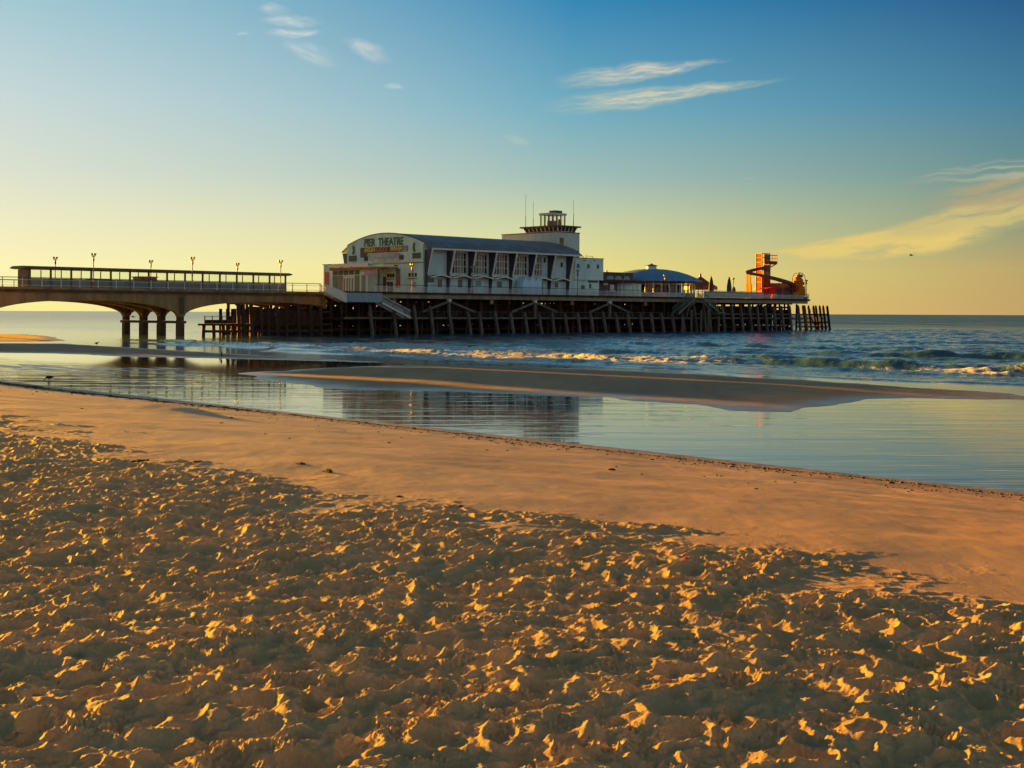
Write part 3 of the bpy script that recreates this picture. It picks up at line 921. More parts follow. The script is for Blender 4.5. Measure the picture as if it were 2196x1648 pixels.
# timber sheeting between some inner piles
mm = MB(O)
for b_ in (9.4, 18.7, 28.0):
    a = -34.0
    while a < 87:
        w = rr.uniform(2.2, 6.5)
        mm.box(a, min(a + w, 88), b_ - .32, b_ - .26, rr.uniform(1.0, 1.5), rr.uniform(3.9, 4.6))
        mm.box(a, min(a + w * .9, 88), b_ - .32, b_ - .26, -1, rr.uniform(.45, .95))
        a += w + rr.uniform(.15, .5)
for b_ in np.arange(2.5, 31, 2.4):
    mm.box(86.2, 86.3, b_, b_ + 2.1, 1.1, 4.4).box(86.2, 86.3, b_, b_ + 2.25, -1, .7)
for k_ in range(30):
    a_ = -20 + 3.6 * k_
    mm.box(a_, min(a_ + 3.2, 86), 6.0, 6.06, 3.0 + rr.uniform(0, .2), 4.9 + rr.uniform(0, .45))
o = obj('sheeting', mm, M['timber_dark'], t); o['kind'] = 'stuff'
# pitched braces on the face
for a in (-14.2, 5.5, 24.8):
    obj('brace', MB(O).beam((a - 5.6, -.02, 3.6), (a - .1, -.02, 5.25), .22, .34), M['timber'], t)
    obj('brace', MB(O).beam((a + 5.6, -.02, 3.6), (a + .1, -.02, 5.25), .22, .34), M['timber'], t)
    mm = MB(O).box(a - .2, a + .2, -.22, .22, 2.76, 5.2)
    obj('king_post', mm, M['timber'], t)
    obj('bracket', MB(O).box(a - .26, a + .26, -.28, .28, 5.21, 5.64), M['trim'], t)
for a in (-25.5, -4.6, 15.0, 35.0):
    obj('bracket', MB(O).box(a - .28, a + .28, .0, .3, 4.9, 5.6), M['concrete'], t)

# fender piles standing along the face
pf = None
FEND = [-30.7, -26.1, -21.9, -18.5, -14.5, -10.4, -7.8, -4.3, -.65, 2.7, 6.1, 9.3, 12.6, 15.9, 19.3, 22.6, 26.1, 29.4, 32.9, 36.0, 39.1, 42.3, 45.4, 49.0, 52.0, 53.6, 58.0, 61.1, 64.2, 67.1, 69.8, 72.6, 75.8, 78.5, 81.5, 84.7, 87.1]
for i, a in enumerate(FEND):
    top = 3.55 + rr.uniform(-.15, .25) if a < 48 else 5.25 + rr.uniform(-.15, .1)
    if a < -17: top = 4.6 + rr.uniform(-.3, .3)
    ln = rr.uniform(.25, .55)
    mm = MB(O)
    p0 = Vector((a + ln, -.95, -1.6)); p1 = Vector((a - .05, -.42, top - .35))
    mm.beam(p0, p1, .36, .42)
    mm.beam(p1, p1 + (p1 - p0).normalized() * .38 + Vector((-.04, 0, 0)), .27, .32)
    obj('fender_pile', mm, M['timber'], t)

railing('railing', 'railing before the theatre along the near edge of the pier head', -29.3, 8.4, .16, 2.35, infill=.17)
railing('railing', 'railing before the low buildings and domed pavilion on the pier head', 8.5, 46.6, .16, 2.25, infill=.16)
railing('railing', 'railing at the seaward half of the pier head below the slide', 50.6, 89.5, .16, 2.45, infill=.13)
t = thing('railing', 'railing across the seaward end of the pier head', 'railing', (89.5, 15, DZ), 'pier railings')
O = (89.5, 15, DZ)
for b_ in np.arange(.5, 30, 2.6):
    obj('post', MB(O).box(89.4, 89.49, b_ - .045, b_ + .045, DZ - .05, DZ + 1.1), M['rail'], t)
obj('handrail', MB(O).box(89.4, 89.5, .3, 30, DZ + 1.105, DZ + 1.2), M['rail_dark'], t)

# glazed wind screens near the seaward end
t = thing('glass_screen', 'pale green glazed wind screen between the folded parasols and the slide', 'screen', (65, 2.5, DZ))
O = (65, 2.5, DZ)
for i in range(9):
    a = 56 + 2.5 * i
    obj('post', MB(O).box(a - .05, a + .05, 2.45, 2.55, DZ - .02, DZ + 1.42), M['rail'], t)
    if i < 8:
        obj('pane', MB(O).box(a + .055, a + 2.44, 2.49, 2.51, DZ + .1, DZ + 1.35), M['poster_blue'], t)
obj('top_rail', MB(O).box(55.9, 76.1, 2.44, 2.56, DZ + 1.425, DZ + 1.5), M['rail_dark'], t)

# ------------------------------------------------------------------ seaward fender jetty
t = thing('fender_jetty', 'tall dark mooring piles with cross beams beyond the seaward end of the pier', 'jetty', (93, 1, 0))
O = (93, 1, 0)
for (a, b_) in ((91.7, -.2), (93.2, -.2), (94.6, -.2), (96.2, -.2), (91.9, 3.2), (94.1, 3.2), (96.0, 3.2)):
    mm = MB(O).bar((a + .75, b_ - .45, -1.6), (a, b_, 4.95), .27, 8).bar((a, b_, 4.95), (a - .03, b_, 5.4), .27, 8, .12)
    obj('pile', mm, M['jetty_shaded'], t)
for z in (.55, 1.55, 3.25):
    for b_ in (.18, 3.5):
        obj('cross_beam', MB(O).box(89.8, 96.9, b_ - .14, b_ + .14, z, z + .3), M['jetty_shaded'], t)
obj('brace', MB(O).beam((93.4, .45, 1.0), (96.2, .45, 3.2), .16, .24), M['jetty_shaded'], t)
obj('brace', MB(O).beam((94.2, 3.0, 3.2), (96.6, 3.0, .8), .16, .24), M['jetty_shaded'], t)
mm = MB(O)
for z in (3.95, 4.5):
    mm.box(90, 96.2, .40, .45, z, z + .06)
for a in (90.6, 92.4, 94.0, 95.4):
    mm.box(a - .03, a + .03, .39, .46, 3.56, 4.56)
obj('guard_rail', mm, M['rail_dark'], t)

# ------------------------------------------------------------------ landing stage below the approach
t = thing('landing_stage', 'low dark timber landing stage with handrail beside the arched approach', 'jetty', (-46, 5, 0))
O = (-46, 5, 0)
obj('platform', MB(O).box(-58.4, -36.3, 1.7, 3.2, 1.50, 1.78), M['timber_dark'], t)
obj('lower_beam', MB(O).box(-58.5, -36.3, 1.5, 1.8, .52, .88), M['timber_dark'], t)
for a in np.arange(-58.0, -36.5, 1.55):
    obj('pile', MB(O).bar((a, 2.1 + (hash(int(a * 10)) % 3) * .25, -1.5), (a, 2.3, 1.49), rr.uniform(.18, .30), 8), M['timber_dark'], t)
for a, r_, z in ((-52.9, .30, 4.5), (-52.2, .34, 4.5), (-50.8, .28, 4.5), (-49.1, .22, 4.4), (-47.9, .2, 4.3), (-46.4, .26, 4.6), (-44.8, .22, 4.2), (-42.6, .25, 4.6), (-40.5, .25, 4.6), (-38.6, .25, 4.4)):
    obj('tall_pile', MB(O).bar((a + .1, 1.3, -1.5), (a, 1.5, z), r_, 8), M['timber_dark'], t)
mm = MB(O)
for a in (-58.2, -57.0, -55.4, -53.6):
    mm.bar((a, 1.75, 1.78), (a, 1.75, 2.85), .07, 6)
mm.box(-58.3, -49, 1.72, 1.78, 2.76, 2.83).box(-58.3, -49, 1.72, 1.78, 2.26, 2.32)
obj('handrail', mm, M['rail_dark'], t)
mm = MB(O)
for j, b_ in enumerate((5.0, 8.0, 11.0, 14.0)):
    for a in np.arange(-50 + .7 * j, -36, 2.1):
        mm.bar((a, b_, -1.5), (a, b_, 3.9), .24, 6)
    mm.box(-50.5, -36, b_ - .15, b_ + .15, 1.6, 2.2)
    mm.box(-47.5, -36, b_ - .16, b_ - .1, -1, rr.uniform(.4, .8))
    mm.box(-46.5, -36, b_ - .16, b_ - .1, 1.2, 3.4 - .2 * j)
o = obj('inner_piles', mm, M['timber_dark'], t)
obj('upper_beam', MB(O).box(-49.8, -36.3, 1.9, 2.2, 3.35, 3.65), M['timber_dark'], t)

# ------------------------------------------------------------------ stairs down the face
t = thing('landing_stairs', 'grey boarded stair flight going down from the deck beside the theatre front', 'staircase', (-32, -1.2, 5))
O = (-32, -1.2, 5)
b0, b1 = -2.0, -.35
obj('landing_box', MB(O).box(-36.4, -29.6, b0, b1, 4.98, 6.36), M['poster_blue'], t)
def flight(a0, z0, a1, z1, mk='rail'):
    mm = MB(O); n_ = 12
    for i in range(n_):
        a = a0 + (a1 - a0) * (i + .5) / n_; z = z0 + (z1 - z0) * (i + .5) / n_
        mm.box(a - .28, a + .28, b0 + .05, b1 - .05, z - .05, z)
    obj('tread', mm, M['timber'], t)
    for b_ in (b0 + .02, b1 - .02):
        obj('stringer', MB(O).beam((a0, b_, z0 - .1), (a1, b_, z1 - .1), .06, .32), M[mk], t)
        mm = MB(O).beam((a0, b_, z0 + 1.0), (a1, b_, z1 + 1.0), .07, .08)
        for i in range(n_ * 2):
            f = (i + .5) / (n_ * 2)
            mm.box(a0 + (a1 - a0) * f - .02, a0 + (a1 - a0) * f + .02, b_ - .02, b_ + .02, z0 + (z1 - z0) * f, z0 + (z1 - z0) * f + .98)
        obj('balustrade', mm, M[mk], t)
    return
flight(-40.2, 6.55, -36.4, 5.1)
flight(-29.6, 5.0, -24.0, 2.75)
mm = MB(O).prism([(-40.2, 7.6), (-40.2, 6.45), (-36.4, 5.1), (-36.4, 6.3)], 'y', b0 - .03, b0 + .01)
obj('side_boarding', mm, M['trim'], t)

t = thing('double_stairs', 'green railed double stair forming an arch on the pier face before the dome', 'staircase', (48.5, -1.5, 5))
O = (48.5, -1.5, 5)
b0, b1 = -2.2, -.6
obj('landing', MB(O).box(47.0, 50.0, b0, -.15, 6.30, 6.5), M['timber'], t)
flight(47.0, 6.4, 42.0, 3.5, 'stair_green')
flight(50.0, 6.4, 54.6, 3.9, 'stair_green')
obj('lower_landing', MB(O).box(54.4, 56.6, b0, b1, 3.55, 3.8), M['stair_green'], t)
mm = MB(O)
for i in range(13):
    th0, th1 = math.pi * i / 13, math.pi * (i + 1) / 13
    mm.beam((48.5 - 3.6 * math.cos(th0), b0 + .3, 2.9 + 2.9 * math.sin(th0)), (48.5 - 3.6 * math.cos(th1), b0 + .3, 2.9 + 2.9 * math.sin(th1)), .2, .25)
obj('arch_frame', mm, M['timber'], t)
for a in (43.4, 46.2, 49.2, 51.5, 54.8):
    obj('post', MB(O).box(a - .16, a + .16, b0 + .1, b0 + .4, -1.4, 4.2 if 44 < a < 54 else 3.0), M['timber'], t)

# ------------------------------------------------------------------ theatre
t = thing('theatre_building', 'white theatre hall with curved roof, slanted fins and PIER THEATRE front', 'theatre', (0, 13, DZ))
TH_ = t
O = (0, 13, DZ)
FA, RB = -17.1, 18.3
def arch_z(b):
    s = (b - 12.95) / 9.9
    return 16.56 - 1.74 * s * s
arc = [(b, arch_z(b)) for b in np.linspace(3.05, 22.85, 25)]
obj('wall', MB(O).prism([(3.05, DZ), (3.05, arc[0][1] - .1)] + [(b, z - .1) for b, z in arc[1:-1]] + [(22.85, arc[-1][1] - .1), (22.85, DZ)], 'x', FA + .12, RB), M['white'], t)
obj('facade', MB(O).prism([(3.05, 11.62), (3.05, arc[0][1])] + arc[1:-1] + [(22.85, arc[-1][1]), (22.85, 11.62)], 'x', FA - .10, FA + .115), M['cream'], t)
obj('ledge', MB(O).box(FA - .22, FA + .1, 3.0, 22.9, 11.50, 11.615), M['concrete'], t)
obj('lower_facade', MB(O).box(FA - .02, FA + .11, 3.05, 22.85, DZ - .02, 11.495), M['cream'], t)
# roof shell with its drooping eaves
outer = [(1.15, 13.86), (2.0, 14.35)] + [(b, z + .10) for b, z in arc] + [(23.9, 14.35), (24.75, 13.86)]
inner = [(b, z - .16) for b, z in reversed(outer)]
rf = obj('roof', MB(O).prism(outer + inner, 'x', FA + .12, RB + .35), M['roof'], t)
obj('verge', MB(O).prism([(b, z + .14) for b, z in arc] + [(b, z + .003) for b, z in reversed(arc)], 'x', FA - .16, FA + .118), M['roof_edge'], t)
obj('gutter', MB(O).box(FA + .14, RB + .3, 1.02, 1.145, 13.56, 13.84), M['trim'], t)
# fins and bays
FIN = [-16.75 + 4.76 * i for i in range(8)]
for i, a in enumerate(FIN):
    f = obj('fin', MB(O).prism([(3.04, 13.6), (1.2, 13.6), (2.25, 9.62), (2.6, 6.62), (3.04, 6.62)], 'x', a - .09, a + .09), M['navy'], t)
    mm = MB(O).prism([(1.2, 13.58), (1.06, 13.58), (2.12, 9.60), (2.25, 9.62)], 'x', a - .14, a + .14)
    obj('fin_edge', mm, M['trim'], f)
    obj('fin', MB(O).prism([(22.86, 13.6), (24.7, 13.6), (23.6, 9.62), (23.3, 6.62), (22.86, 6.62)], 'x', a - .09, a + .09), M['navy'], t)
def window(a0, a1, z0, z1, cols, rows, pale=(), b=3.05):
    w = obj('window', MB(O).box(a0, a1, b - .045, b - .004, z0, z1), M['window'], t)
    mm = MB(O)
    for i in range(cols + 1):
        a = a0 + (a1 - a0) * i / cols
        mm.box(a - .06, a + .06, b - .12, b - .048, z0, z1)
    for j in range(rows + 1):
        z = z0 + (z1 - z0) * j / rows
        mm.box(a0 - .06, a1 + .06, b - .14, b - .122, z - .05, z + .05)
    obj('frame', mm, M['trim'], w)
    mm = MB(O)
    for i in pale:
        a = a0 + (a1 - a0) * i / cols
        mm.box(a + .08, a + (a1 - a0) / cols - .08, b - .062, b - .047, z0 + .06, z1 - .06)
    if pale:
        obj('blind', mm, M['window_pale'], w)
for i in range(1, 5):
    window(FIN[i] + 1.0, FIN[i] + 4.2, 9.95, 13.3, 5, 3, (2, 3))
window(FIN[5] + 1.2, FIN[5] + 3.2, 9.95, 13.3, 3, 3, (2,))
window(FIN[5] + 3.5, FIN[5] + 4.1, 12.2, 13.2, 1, 1)
window(FIN[6] + 3.1, FIN[6] + 3.75, 11.6, 12.5, 1, 1)
# wavy canopy over the ground floor
for i in range(7):
    if i == 4: continue
    a0, a1 = FIN[i] + .15, FIN[i + 1] - .15
    pts = [(a0 + (a1 - a0) * j / 16, 9.28 + .17 * (1 - math.cos(2 * math.pi * j / 16))) for j in range(17)]
    c_ = obj('canopy', MB(O).prism(pts + [(a, z - .10) for a, z in reversed(pts)], 'y', 1.72, 3.04), M['navy'], t)
    obj('canopy_edge', MB(O).prism([(a, z + .02) for a, z in pts] + [(a, z - .20) for a, z in reversed(pts)], 'y', 1.60, 1.715), M['trim'], c_)
# posters under the canopy
for a, w, z0, z1, mk in ((FIN[0] + 1.2, 1.4, 8.35, 9.1, 'window'), (FIN[0] + 3.2, .9, 7.6, 8.9, 'poster_brown'), (FIN[1] + 2.9, .95, 7.65, 8.95, 'poster_grey'), (FIN[2] + 2.3, 1.2, 7.95, 8.8, 'poster_blue'), (FIN[3] + 2.4, 1.1, 7.75, 8.75, 'poster_grey'), (FIN[6] + 2.2, .8, 8.0, 8.9, 'window')):
    obj('poster', MB(O).box(a - w / 2, a + w / 2, 2.97, 3.045, z0, z1), M[mk], t)
d_ = obj('door', MB(O).box(FIN[5] + .75, FIN[5] + 3.4, 2.98, 3.045, DZ, 9.0), M['brown'], t)
obj('frame', MB(O).box(FIN[5] + .55, FIN[5] + .745, 2.94, 3.043, DZ, 9.1).box(FIN[5] + 3.405, FIN[5] + 3.6, 2.94, 3.043, DZ, 9.1), M['trim'], d_)

# facade signs ------------------------------------------------------
def text(name, body, size, b, z, a, mk, parent, width=None, org=None, extrude=.03, spacing=1.0, bold=0.0):
    cu = bpy.data.curves.new(name, 'FONT')
    cu.body = body; cu.size = size; cu.extrude = extrude; cu.align_x = 'CENTER'; cu.align_y = 'CENTER'
    cu.space_character = spacing
    cu.offset = bold
    o = bpy.data.objects.new(name, cu)
    COL.objects.link(o)
    cu.materials.append(M[mk])
    o.parent = parent
    org = org or O
    rot = Matrix(((0, 0, -1), (-1, 0, 0), (0, 1, 0))).to_4x4()
    o.matrix_local = Matrix.Translation((a - org[0], b - org[1], z - org[2])) @ rot
    if width:
        bpy.context.view_layer.update()
        k = width / max(.01, o.dimensions.x)
        o.matrix_local = Matrix.Translation((a - org[0], b - org[1], z - org[2])) @ rot @ Matrix.Diagonal((k, 1, 1, 1))
    bpy.context.view_layer.update()
    dg = bpy.context.evaluated_depsgraph_get()
    me = bpy.data.meshes.new_from_object(o.evaluated_get(dg))
    r = bpy.data.objects.new(name, me); COL.objects.link(r)
    r.parent = parent; r.matrix_local = o.matrix_local.copy()
    me.materials.clear(); me.materials.append(M[mk])
    bpy.data.objects.remove(o)
    r.name = name
    return r
text('sign_lettering', 'PIER  THEATRE', 1.85, 13.0, 15.10, FA - .16, 'green', t, 10.2, extrude=.05, bold=.035)
bn = obj('banner', MB(O).box(FA - .16, FA - .104, 6.8, 19.2, 13.42, 14.36).box(FA - .16, FA - .104, 17.2, 19.2, 12.7, 13.415), M['banner'], t)
text('banner_lettering', 'HIGH', 1.1, 16.6, 13.9, FA - .20, 'yel', bn, 2.6, bold=.02)
text('banner_lettering', 'SCHOOL', 1.05, 13.5, 13.9, FA - .20, 'pink', bn, 3.2, bold=.02)
text('banner_lettering', 'MANIA', 1.1, 9.6, 13.95, FA - .20, 'yel', bn, 3.0, bold=.02)
mm = MB(O)
for j in range(3):
    mm.box(FA - .20, FA - .163, 6.9, 8.0, 13.52 + .28 * j, 13.62 + .28 * j)
obj('stripe', mm, M['trim'], bn)
ms = obj('painted_scene', MB(O).prism([(8.4, 11.95), (8.6, 13.0), (9.6, 13.38), (16.6, 13.38), (17.4, 13.2), (16.9, 12.3), (15.6, 11.75), (10.0, 11.75)], 'x', FA - .17, FA - .105), M['canvas'], t)
obj('painted_band', MB(O).box(FA - .19, FA - .173, 9.4, 15.4, 12.35, 12.75), M['poster_blue'], ms)
obj('painted_band', MB(O).box(FA - .19, FA - .173, 8.6, 10.2, 12.76, 13.2), M['lilac'], ms)
for b_ in (17.6, 8.3):
    obj('speaker', MB(O).box(FA - .35, FA - .105, b_ - .4, b_ + .4, 12.15, 12.85), M['iron'], t)
obj('notice_board', MB(O).box(FA - .17, FA - .105, 3.5, 5.6, 12.2, 13.12), M['green_dark'], t)
obj('notice_board', MB(O).box(FA - .17, FA - .105, 20.2, 22.4, 12.15, 13.1), M['green_dark'], t)
for s_, b_ in ((1, 5.0), (-1, 21.3)):
    mm = MB(O)
    for j in range(9):
        th0, th1 = -1.9 + 3.6 * j / 9, -1.9 + 3.6 * (j + 1) / 9
        mm.beam((FA - .15, b_ + s_ * .28 * math.cos(th0), 14.05 + .62 * math.sin(th0)), (FA - .15, b_ + s_ * .28 * math.cos(th1), 14.05 + .62 * math.sin(th1)), .08, .30 + .22 * math.sin(math.pi * j / 9))
    obj('emblem', mm, M['green'], t)
# ground floor openings of the facade
for b_ in (11.9, 11.2, 10.55, 6.4, 5.65, 4.85):
    w = obj('window', MB(O).box(FA - .06, FA - .022, b_ - .27, b_ + .27, 9.25, 9.85), M['window'], t)
for b0_, b1_ in ((10.2, 12.2), (4.45, 6.85)):
    obj('shelf', MB(O).box(FA - .25, FA - .022, b0_, b1_, 8.92, 9.02), M['iron'], t)
for b_ in (11.85, 11.0):
    d_ = obj('door', MB(O).box(FA - .07, FA - .022, b_ - .36, b_ + .36, 6.75, 8.5), M['window'], t)
obj('poster', MB(O).box(FA - .10, FA - .022, 8.75, 9.85, 9.0, 10.65), M['poster_grey'], t)
obj('poster', MB(O).box(FA - .10, FA - .022, 8.75, 9.85, 7.5, 8.98), M['poster_red'], t)
obj('poster', MB(O).box(FA - .07, FA - .022, 4.7, 6.2, 7.5, 8.4), M['poster_blue'], t)
obj('vent', MB(O).box(FA - .10, FA - .022, 9.5, 10.3, 11.05, 11.3), M['concrete_dark'], t)
# entrance block with its glazed front
EA = -20.4
en = obj('entrance_block', MB(O).box(EA, FA - .03, 13.2, 22.9, DZ - .02, 11.0), M['cream'], t)
obj('parapet', MB(O).box(EA - .12, EA - .003, 13.0, 22.85, 10.55, 11.62), M['trim'], en)
obj('canopy_slab', MB(O).box(EA - 1.0, FA - .03, 9.3, 22.5, 10.62, 10.90).box(EA - .95, EA - .4, 9.3, 22.4, 10.45, 10.615), M['concrete'], en)
obj('canopy_post', MB(O).box(EA - .8, EA - .62, 9.4, 9.58, DZ, 10.44), M['iron'], en)
obj('blind_panel', MB(O).box(EA - .7, EA - .6, 9.7, 13.1, 9.62, 10.40), M['lilac'], en)
doors = [(22.0, .65, 'window', 6.9, 9.6), (20.5, .6, 'poster_brown', 6.9, 9.6), (16.0, .6, 'window', 6.9, 9.6), (14.3, .5, 'poster_grey', 6.9, 9.6)]
for b_, hw_, mk, z0, z1 in doors:
    obj('window', MB(O).box(EA - .07, EA - .003, b_ - hw_, b_ + hw_, z0, z1), M[mk], en)
for b_ in (19.4, 18.6, 17.9, 17.2):
    d_ = obj('door', MB(O).box(EA - .06, EA - .003, b_ - .3, b_ + .3, 6.65, 9.4), M['trim'], en)
    obj('pane', MB(O).box(EA - .09, EA - .063, b_ - .15, b_ + .15, 6.9, 9.15), M['window'], d_)
for b_ in (22.0, 20.5, 19.0, 17.5, 16.0):
    obj('fanlight', MB(O).box(EA - .06, EA - .003, b_ - .62, b_ + .62, 9.72, 10.42), M['green_dark'], en)
obj('opening', MB(O).box(FA - .08, FA - .022, 12.4, 13.15, 6.62, 9.4), M['brown'], en)
for b_ in (21.8, 19.0, 16.2):
    obj('spotlight', MB(O).bar((EA - .9, b_, 10.98), (EA - 1.25, b_, 10.86), .11, 8), M['lamp_white'], en)
kb = obj('side_block', MB(O).box(EA + .02, FA + 8, 22.92, 25.3, DZ - .02, 11.5), M['cream'], t)
obj('roof_edge', MB(O).box(EA - .1, FA + 8.1, 22.95, 25.5, 11.503, 11.62), M['roof_edge'], kb)
obj('poster', MB(O).box(EA - .06, EA + .017, 23.7, 24.9, 7.4, 10.3), M['poster_red'], kb)

# beach hut fronts
for i, (a, lab) in enumerate(((4.3, 'leftmost of three pale blue beach hut fronts by the theatre'), (5.86, 'middle of three pale blue beach hut fronts by the theatre'), (7.42, 'rightmost of three pale blue beach hut fronts beside the brown doors'))):
    h = thing('beach_hut', lab, 'beach hut', (a, 1.6, DZ), 'blue beach huts')
    oo = (a, 1.6, DZ)
    obj('body', MB(oo).prism([(a - .74, DZ - .02), (a + .74, DZ - .02), (a + .74, 8.9), (a, 9.72), (a - .74, 8.9)], 'y', .95, 2.5), M['hut'], h)
    obj('door', MB(oo).box(a - .34, a + .34, .91, .947, DZ + .05, 8.5), M['hut'], h)
    mm = MB(oo).beam((a - .80, .9, 8.88), (a, .9, 9.80), .12, .10).beam((a + .80, .9, 8.88), (a, .9, 9.80), .12, .10)
    obj('bargeboard', mm, M['trim'], h)

# ------------------------------------------------------------------ tower with look-out
t = thing('tower_block', 'tall grey rendered tower with a glass look-out room on top', 'tower', (21.5, 14.5, DZ))
O = (21.5, 14.5, DZ)
obj('body', MB(O).box(18.66, 24.6, 7.3, 21.8, DZ, 18.18), M['tower'], t)
obj('parapet', MB(O).box(18.56, 24.7, 7.2, 21.9, 18.183, 18.33), M['roof_edge'], t)
obj('vent', MB(O).box(19.3, 20.3, 7.22, 7.297, 15.9, 17.2), M['concrete'], t)
obj('drainpipe', MB(O).bar((24.1, 7.22, 11.0), (24.1, 7.22, 14.9), .06), M['concrete_dark'], t)
obj('pipe_box', MB(O).box(23.4, 24.3, 7.18, 7.297, 14.3, 15.0), M['concrete'], t)
# look-out: slanted windows, flat roof
lo = MB(O)
base_r = (19.9, 24.3, 8.4, 16.4); top_r = (19.5, 24.6, 8.0, 16.8)
def frustum(mb, r0, z0, r1, z1):
    vs = [(r0[0], r0[2], z0), (r0[1], r0[2], z0), (r0[1], r0[3], z0), (r0[0], r0[3], z0), (r1[0], r1[2], z1), (r1[1], r1[2], z1), (r1[1], r1[3], z1), (r1[0], r1[3], z1)]
    return mb.add(vs, [(3, 2, 1, 0), (4, 5, 6, 7), (0, 1, 5, 4), (1, 2, 6, 5), (2, 3, 7, 6), (3, 0, 4, 7)])
lk = obj('lookout_room', frustum(lo, base_r, 18.335, top_r, 19.25), M['window'], t)
mm = MB(O)
for i in range(9):
    f = i / 8
    b0_, b1_ = 8.4 + 8.0 * f, 8.0 + 8.8 * f
    mm.beam((19.85, b0_, 18.34), (19.45, b1_, 19.24), .16, .16)
for i in range(6):
    f = i / 5
    a0_, a1_ = 19.9 + 4.4 * f, 19.5 + 5.1 * f
    mm.beam((a0_, 8.36, 18.34), (a1_, 7.96, 19.24), .16, .16)
mm.box(19.75, 24.4, 8.26, 8.33, 18.335, 18.5).box(19.73, 19.80, 8.3, 16.5, 18.335, 18.5)
obj('window_frame', mm, M['trim'], lk)
obj('lookout_roof', MB(O).box(18.9, 25.1, 7.3, 17.3, 19.255, 19.52), M['roof_edge'], t)
la = (20.6, 23.9, 10.4, 13.4)
mm = MB(O)
for a in (la[0], 21.7, 22.8, la[1]):
    for b_ in (la[2], la[3]):
        mm.box(a - .09, a + .09, b_ - .09, b_ + .09, 19.523, 21.6)
for b_ in (11.4, 12.4):
    for a in (la[0], la[1]):
        mm.box(a - .09, a + .09, b_ - .09, b_ + .09, 19.523, 21.6)
lf = obj('lantern_frame', mm, M['concrete'], t)
mm = MB(O).box(la[0], la[1], la[2] - .01, la[2] + .01, 19.6, 21.55).box(la[0] - .01, la[0] + .01, la[2], la[3], 19.6, 21.55)
mm.box(la[0], la[1], la[3] - .01, la[3] + .01, 19.6, 21.55).box(la[1] - .01, la[1] + .01, la[2], la[3], 19.6, 21.55)
obj('glazing', mm, M['glass'], lf)
obj('cabinet', MB(O).box(21.5, 22.6, 11.0, 12.6, 19.525, 20.6).box(22.9, 23.4, 10.8, 11.2, 19.525, 20.9), M['iron'], t)
obj('lantern_roof', MB(O).box(la[0] - .25, la[1] + .25, la[2] - .25, la[3] + .25, 21.603, 22.0), M['tower'], t)
obj('cap_box', MB(O).box(21.7, 23.5, 10.7, 12.3, 22.003, 22.5), M['iron'], t)
for a, b_, z0, z1 in ((19.4, 16.2, 19.52, 25.6), (19.8, 14.6, 19.52, 24.3), (23.9, 8.2, 18.33, 24.4), (24.4, 8.6, 18.33, 21.8), (24.2, 17.0, 19.52, 22.0)):
    mm = MB(O).bar((a, b_, z0), (a, b_, z0 + (z1 - z0) * .35), .05, 6).bar((a, b_, z0 + (z1 - z0) * .35), (a, b_, z1), .028, 5)
    obj('antenna', mm, M['iron'], t)

# ------------------------------------------------------------------ white block beside the tower
t = thing('annex_block', 'white flat roofed block with three small square windows beside the tower', 'building', (22.5, 7, DZ))
O = (22.5, 7, DZ)
obj('upper_wall', MB(O).box(18.7, 26.3, 2.9, 7.15, 9.5, 13.4).box(24.7, 26.3, 7.2, 14, 9.5, 13.4), M['white'], t)
obj('roof_edge', MB(O).box(18.68, 26.45, 2.78, 7.17, 13.403, 13.5), M['roof_edge'], t)
obj('lower_wall', MB(O).box(18.7, 25.6, 3.3, 14, DZ - .02, 9.495), M['white'], t)
for a in (19.5, 22.2, 24.8):
    w = obj('window', MB(O).box(a - .33, a + .33, 2.86, 2.897, 11.6, 12.35), M['window'], t)
    obj('frame', MB(O).box(a - .38, a + .38, 2.82, 2.857, 11.52, 11.60), M['trim'], w)
for a in (21.0, 23.6):
    obj('floodlight', MB(O).bar((a, 2.7, 13.05), (a, 2.45, 12.95), .12, 8), M['lamp_white'], t)
obj('window', MB(O).box(22.9, 23.4, 3.24, 3.297, 8.0, 8.8), M['window'], t)
obj('poster', MB(O).box(20.7, 21.7, 3.24, 3.297, 7.9, 8.5), M['concrete'], t)
obj('low_louvre', MB(O).box(22.6, 25.2, 3.22, 3.297, 9.05, 9.4), M['navy'], t)
mm = MB(O)
for a, h in ((20.6, .5), (23.2, .4), (23.9, .6), (25.7, .45)):
    mm.bar((a, 5, 13.4), (a, 5, 13.5 + h), .05, 6)
mm.box(23.9, 25.7, 4.97, 5.03, 13.9, 13.96)
obj('roof_fitting', mm, M['iron'], t)

# ------------------------------------------------------------------ brown low building
t = thing('snack_bar', 'low brown building with half round pale windows and dark canopy', 'building', (34, 6, DZ))
O = (34, 6, DZ)
obj('wall', MB(O).box(26.5, 39.0, 4.6, 14, DZ - .02, 9.2), M['navy'], t)
up = [(26.6, 5.0), (36.0, 5.0)] + [(36.0 + 3.2 * math.sin(x), 8.2 - 3.2 * math.cos(x)) for x in np.linspace(.2, math.pi / 2, 8)] + [(39.2, 13), (26.6, 13)]
obj('upper_wall', MB(O).prism(up, 'z', 9.62, 11.0), M['brownwall'], t)
obj('roof', MB(O).prism([(a + (.18 if a > 30 else 0), b_ - (.18 if b_ < 9 else 0)) for a, b_ in up], 'z', 11.003, 11.16), M['roof_edge'], t)
cn = [(26.5, 3.4), (37.0, 3.4)] + [(37.0 + 3.6 * math.sin(x), 7.0 - 3.6 * math.cos(x)) for x in np.linspace(.2, math.pi / 2, 8)] + [(40.6, 13), (26.5, 13)]
obj('canopy', MB(O).prism(cn, 'z', 9.205, 9.615), M['timber_dark'], t)
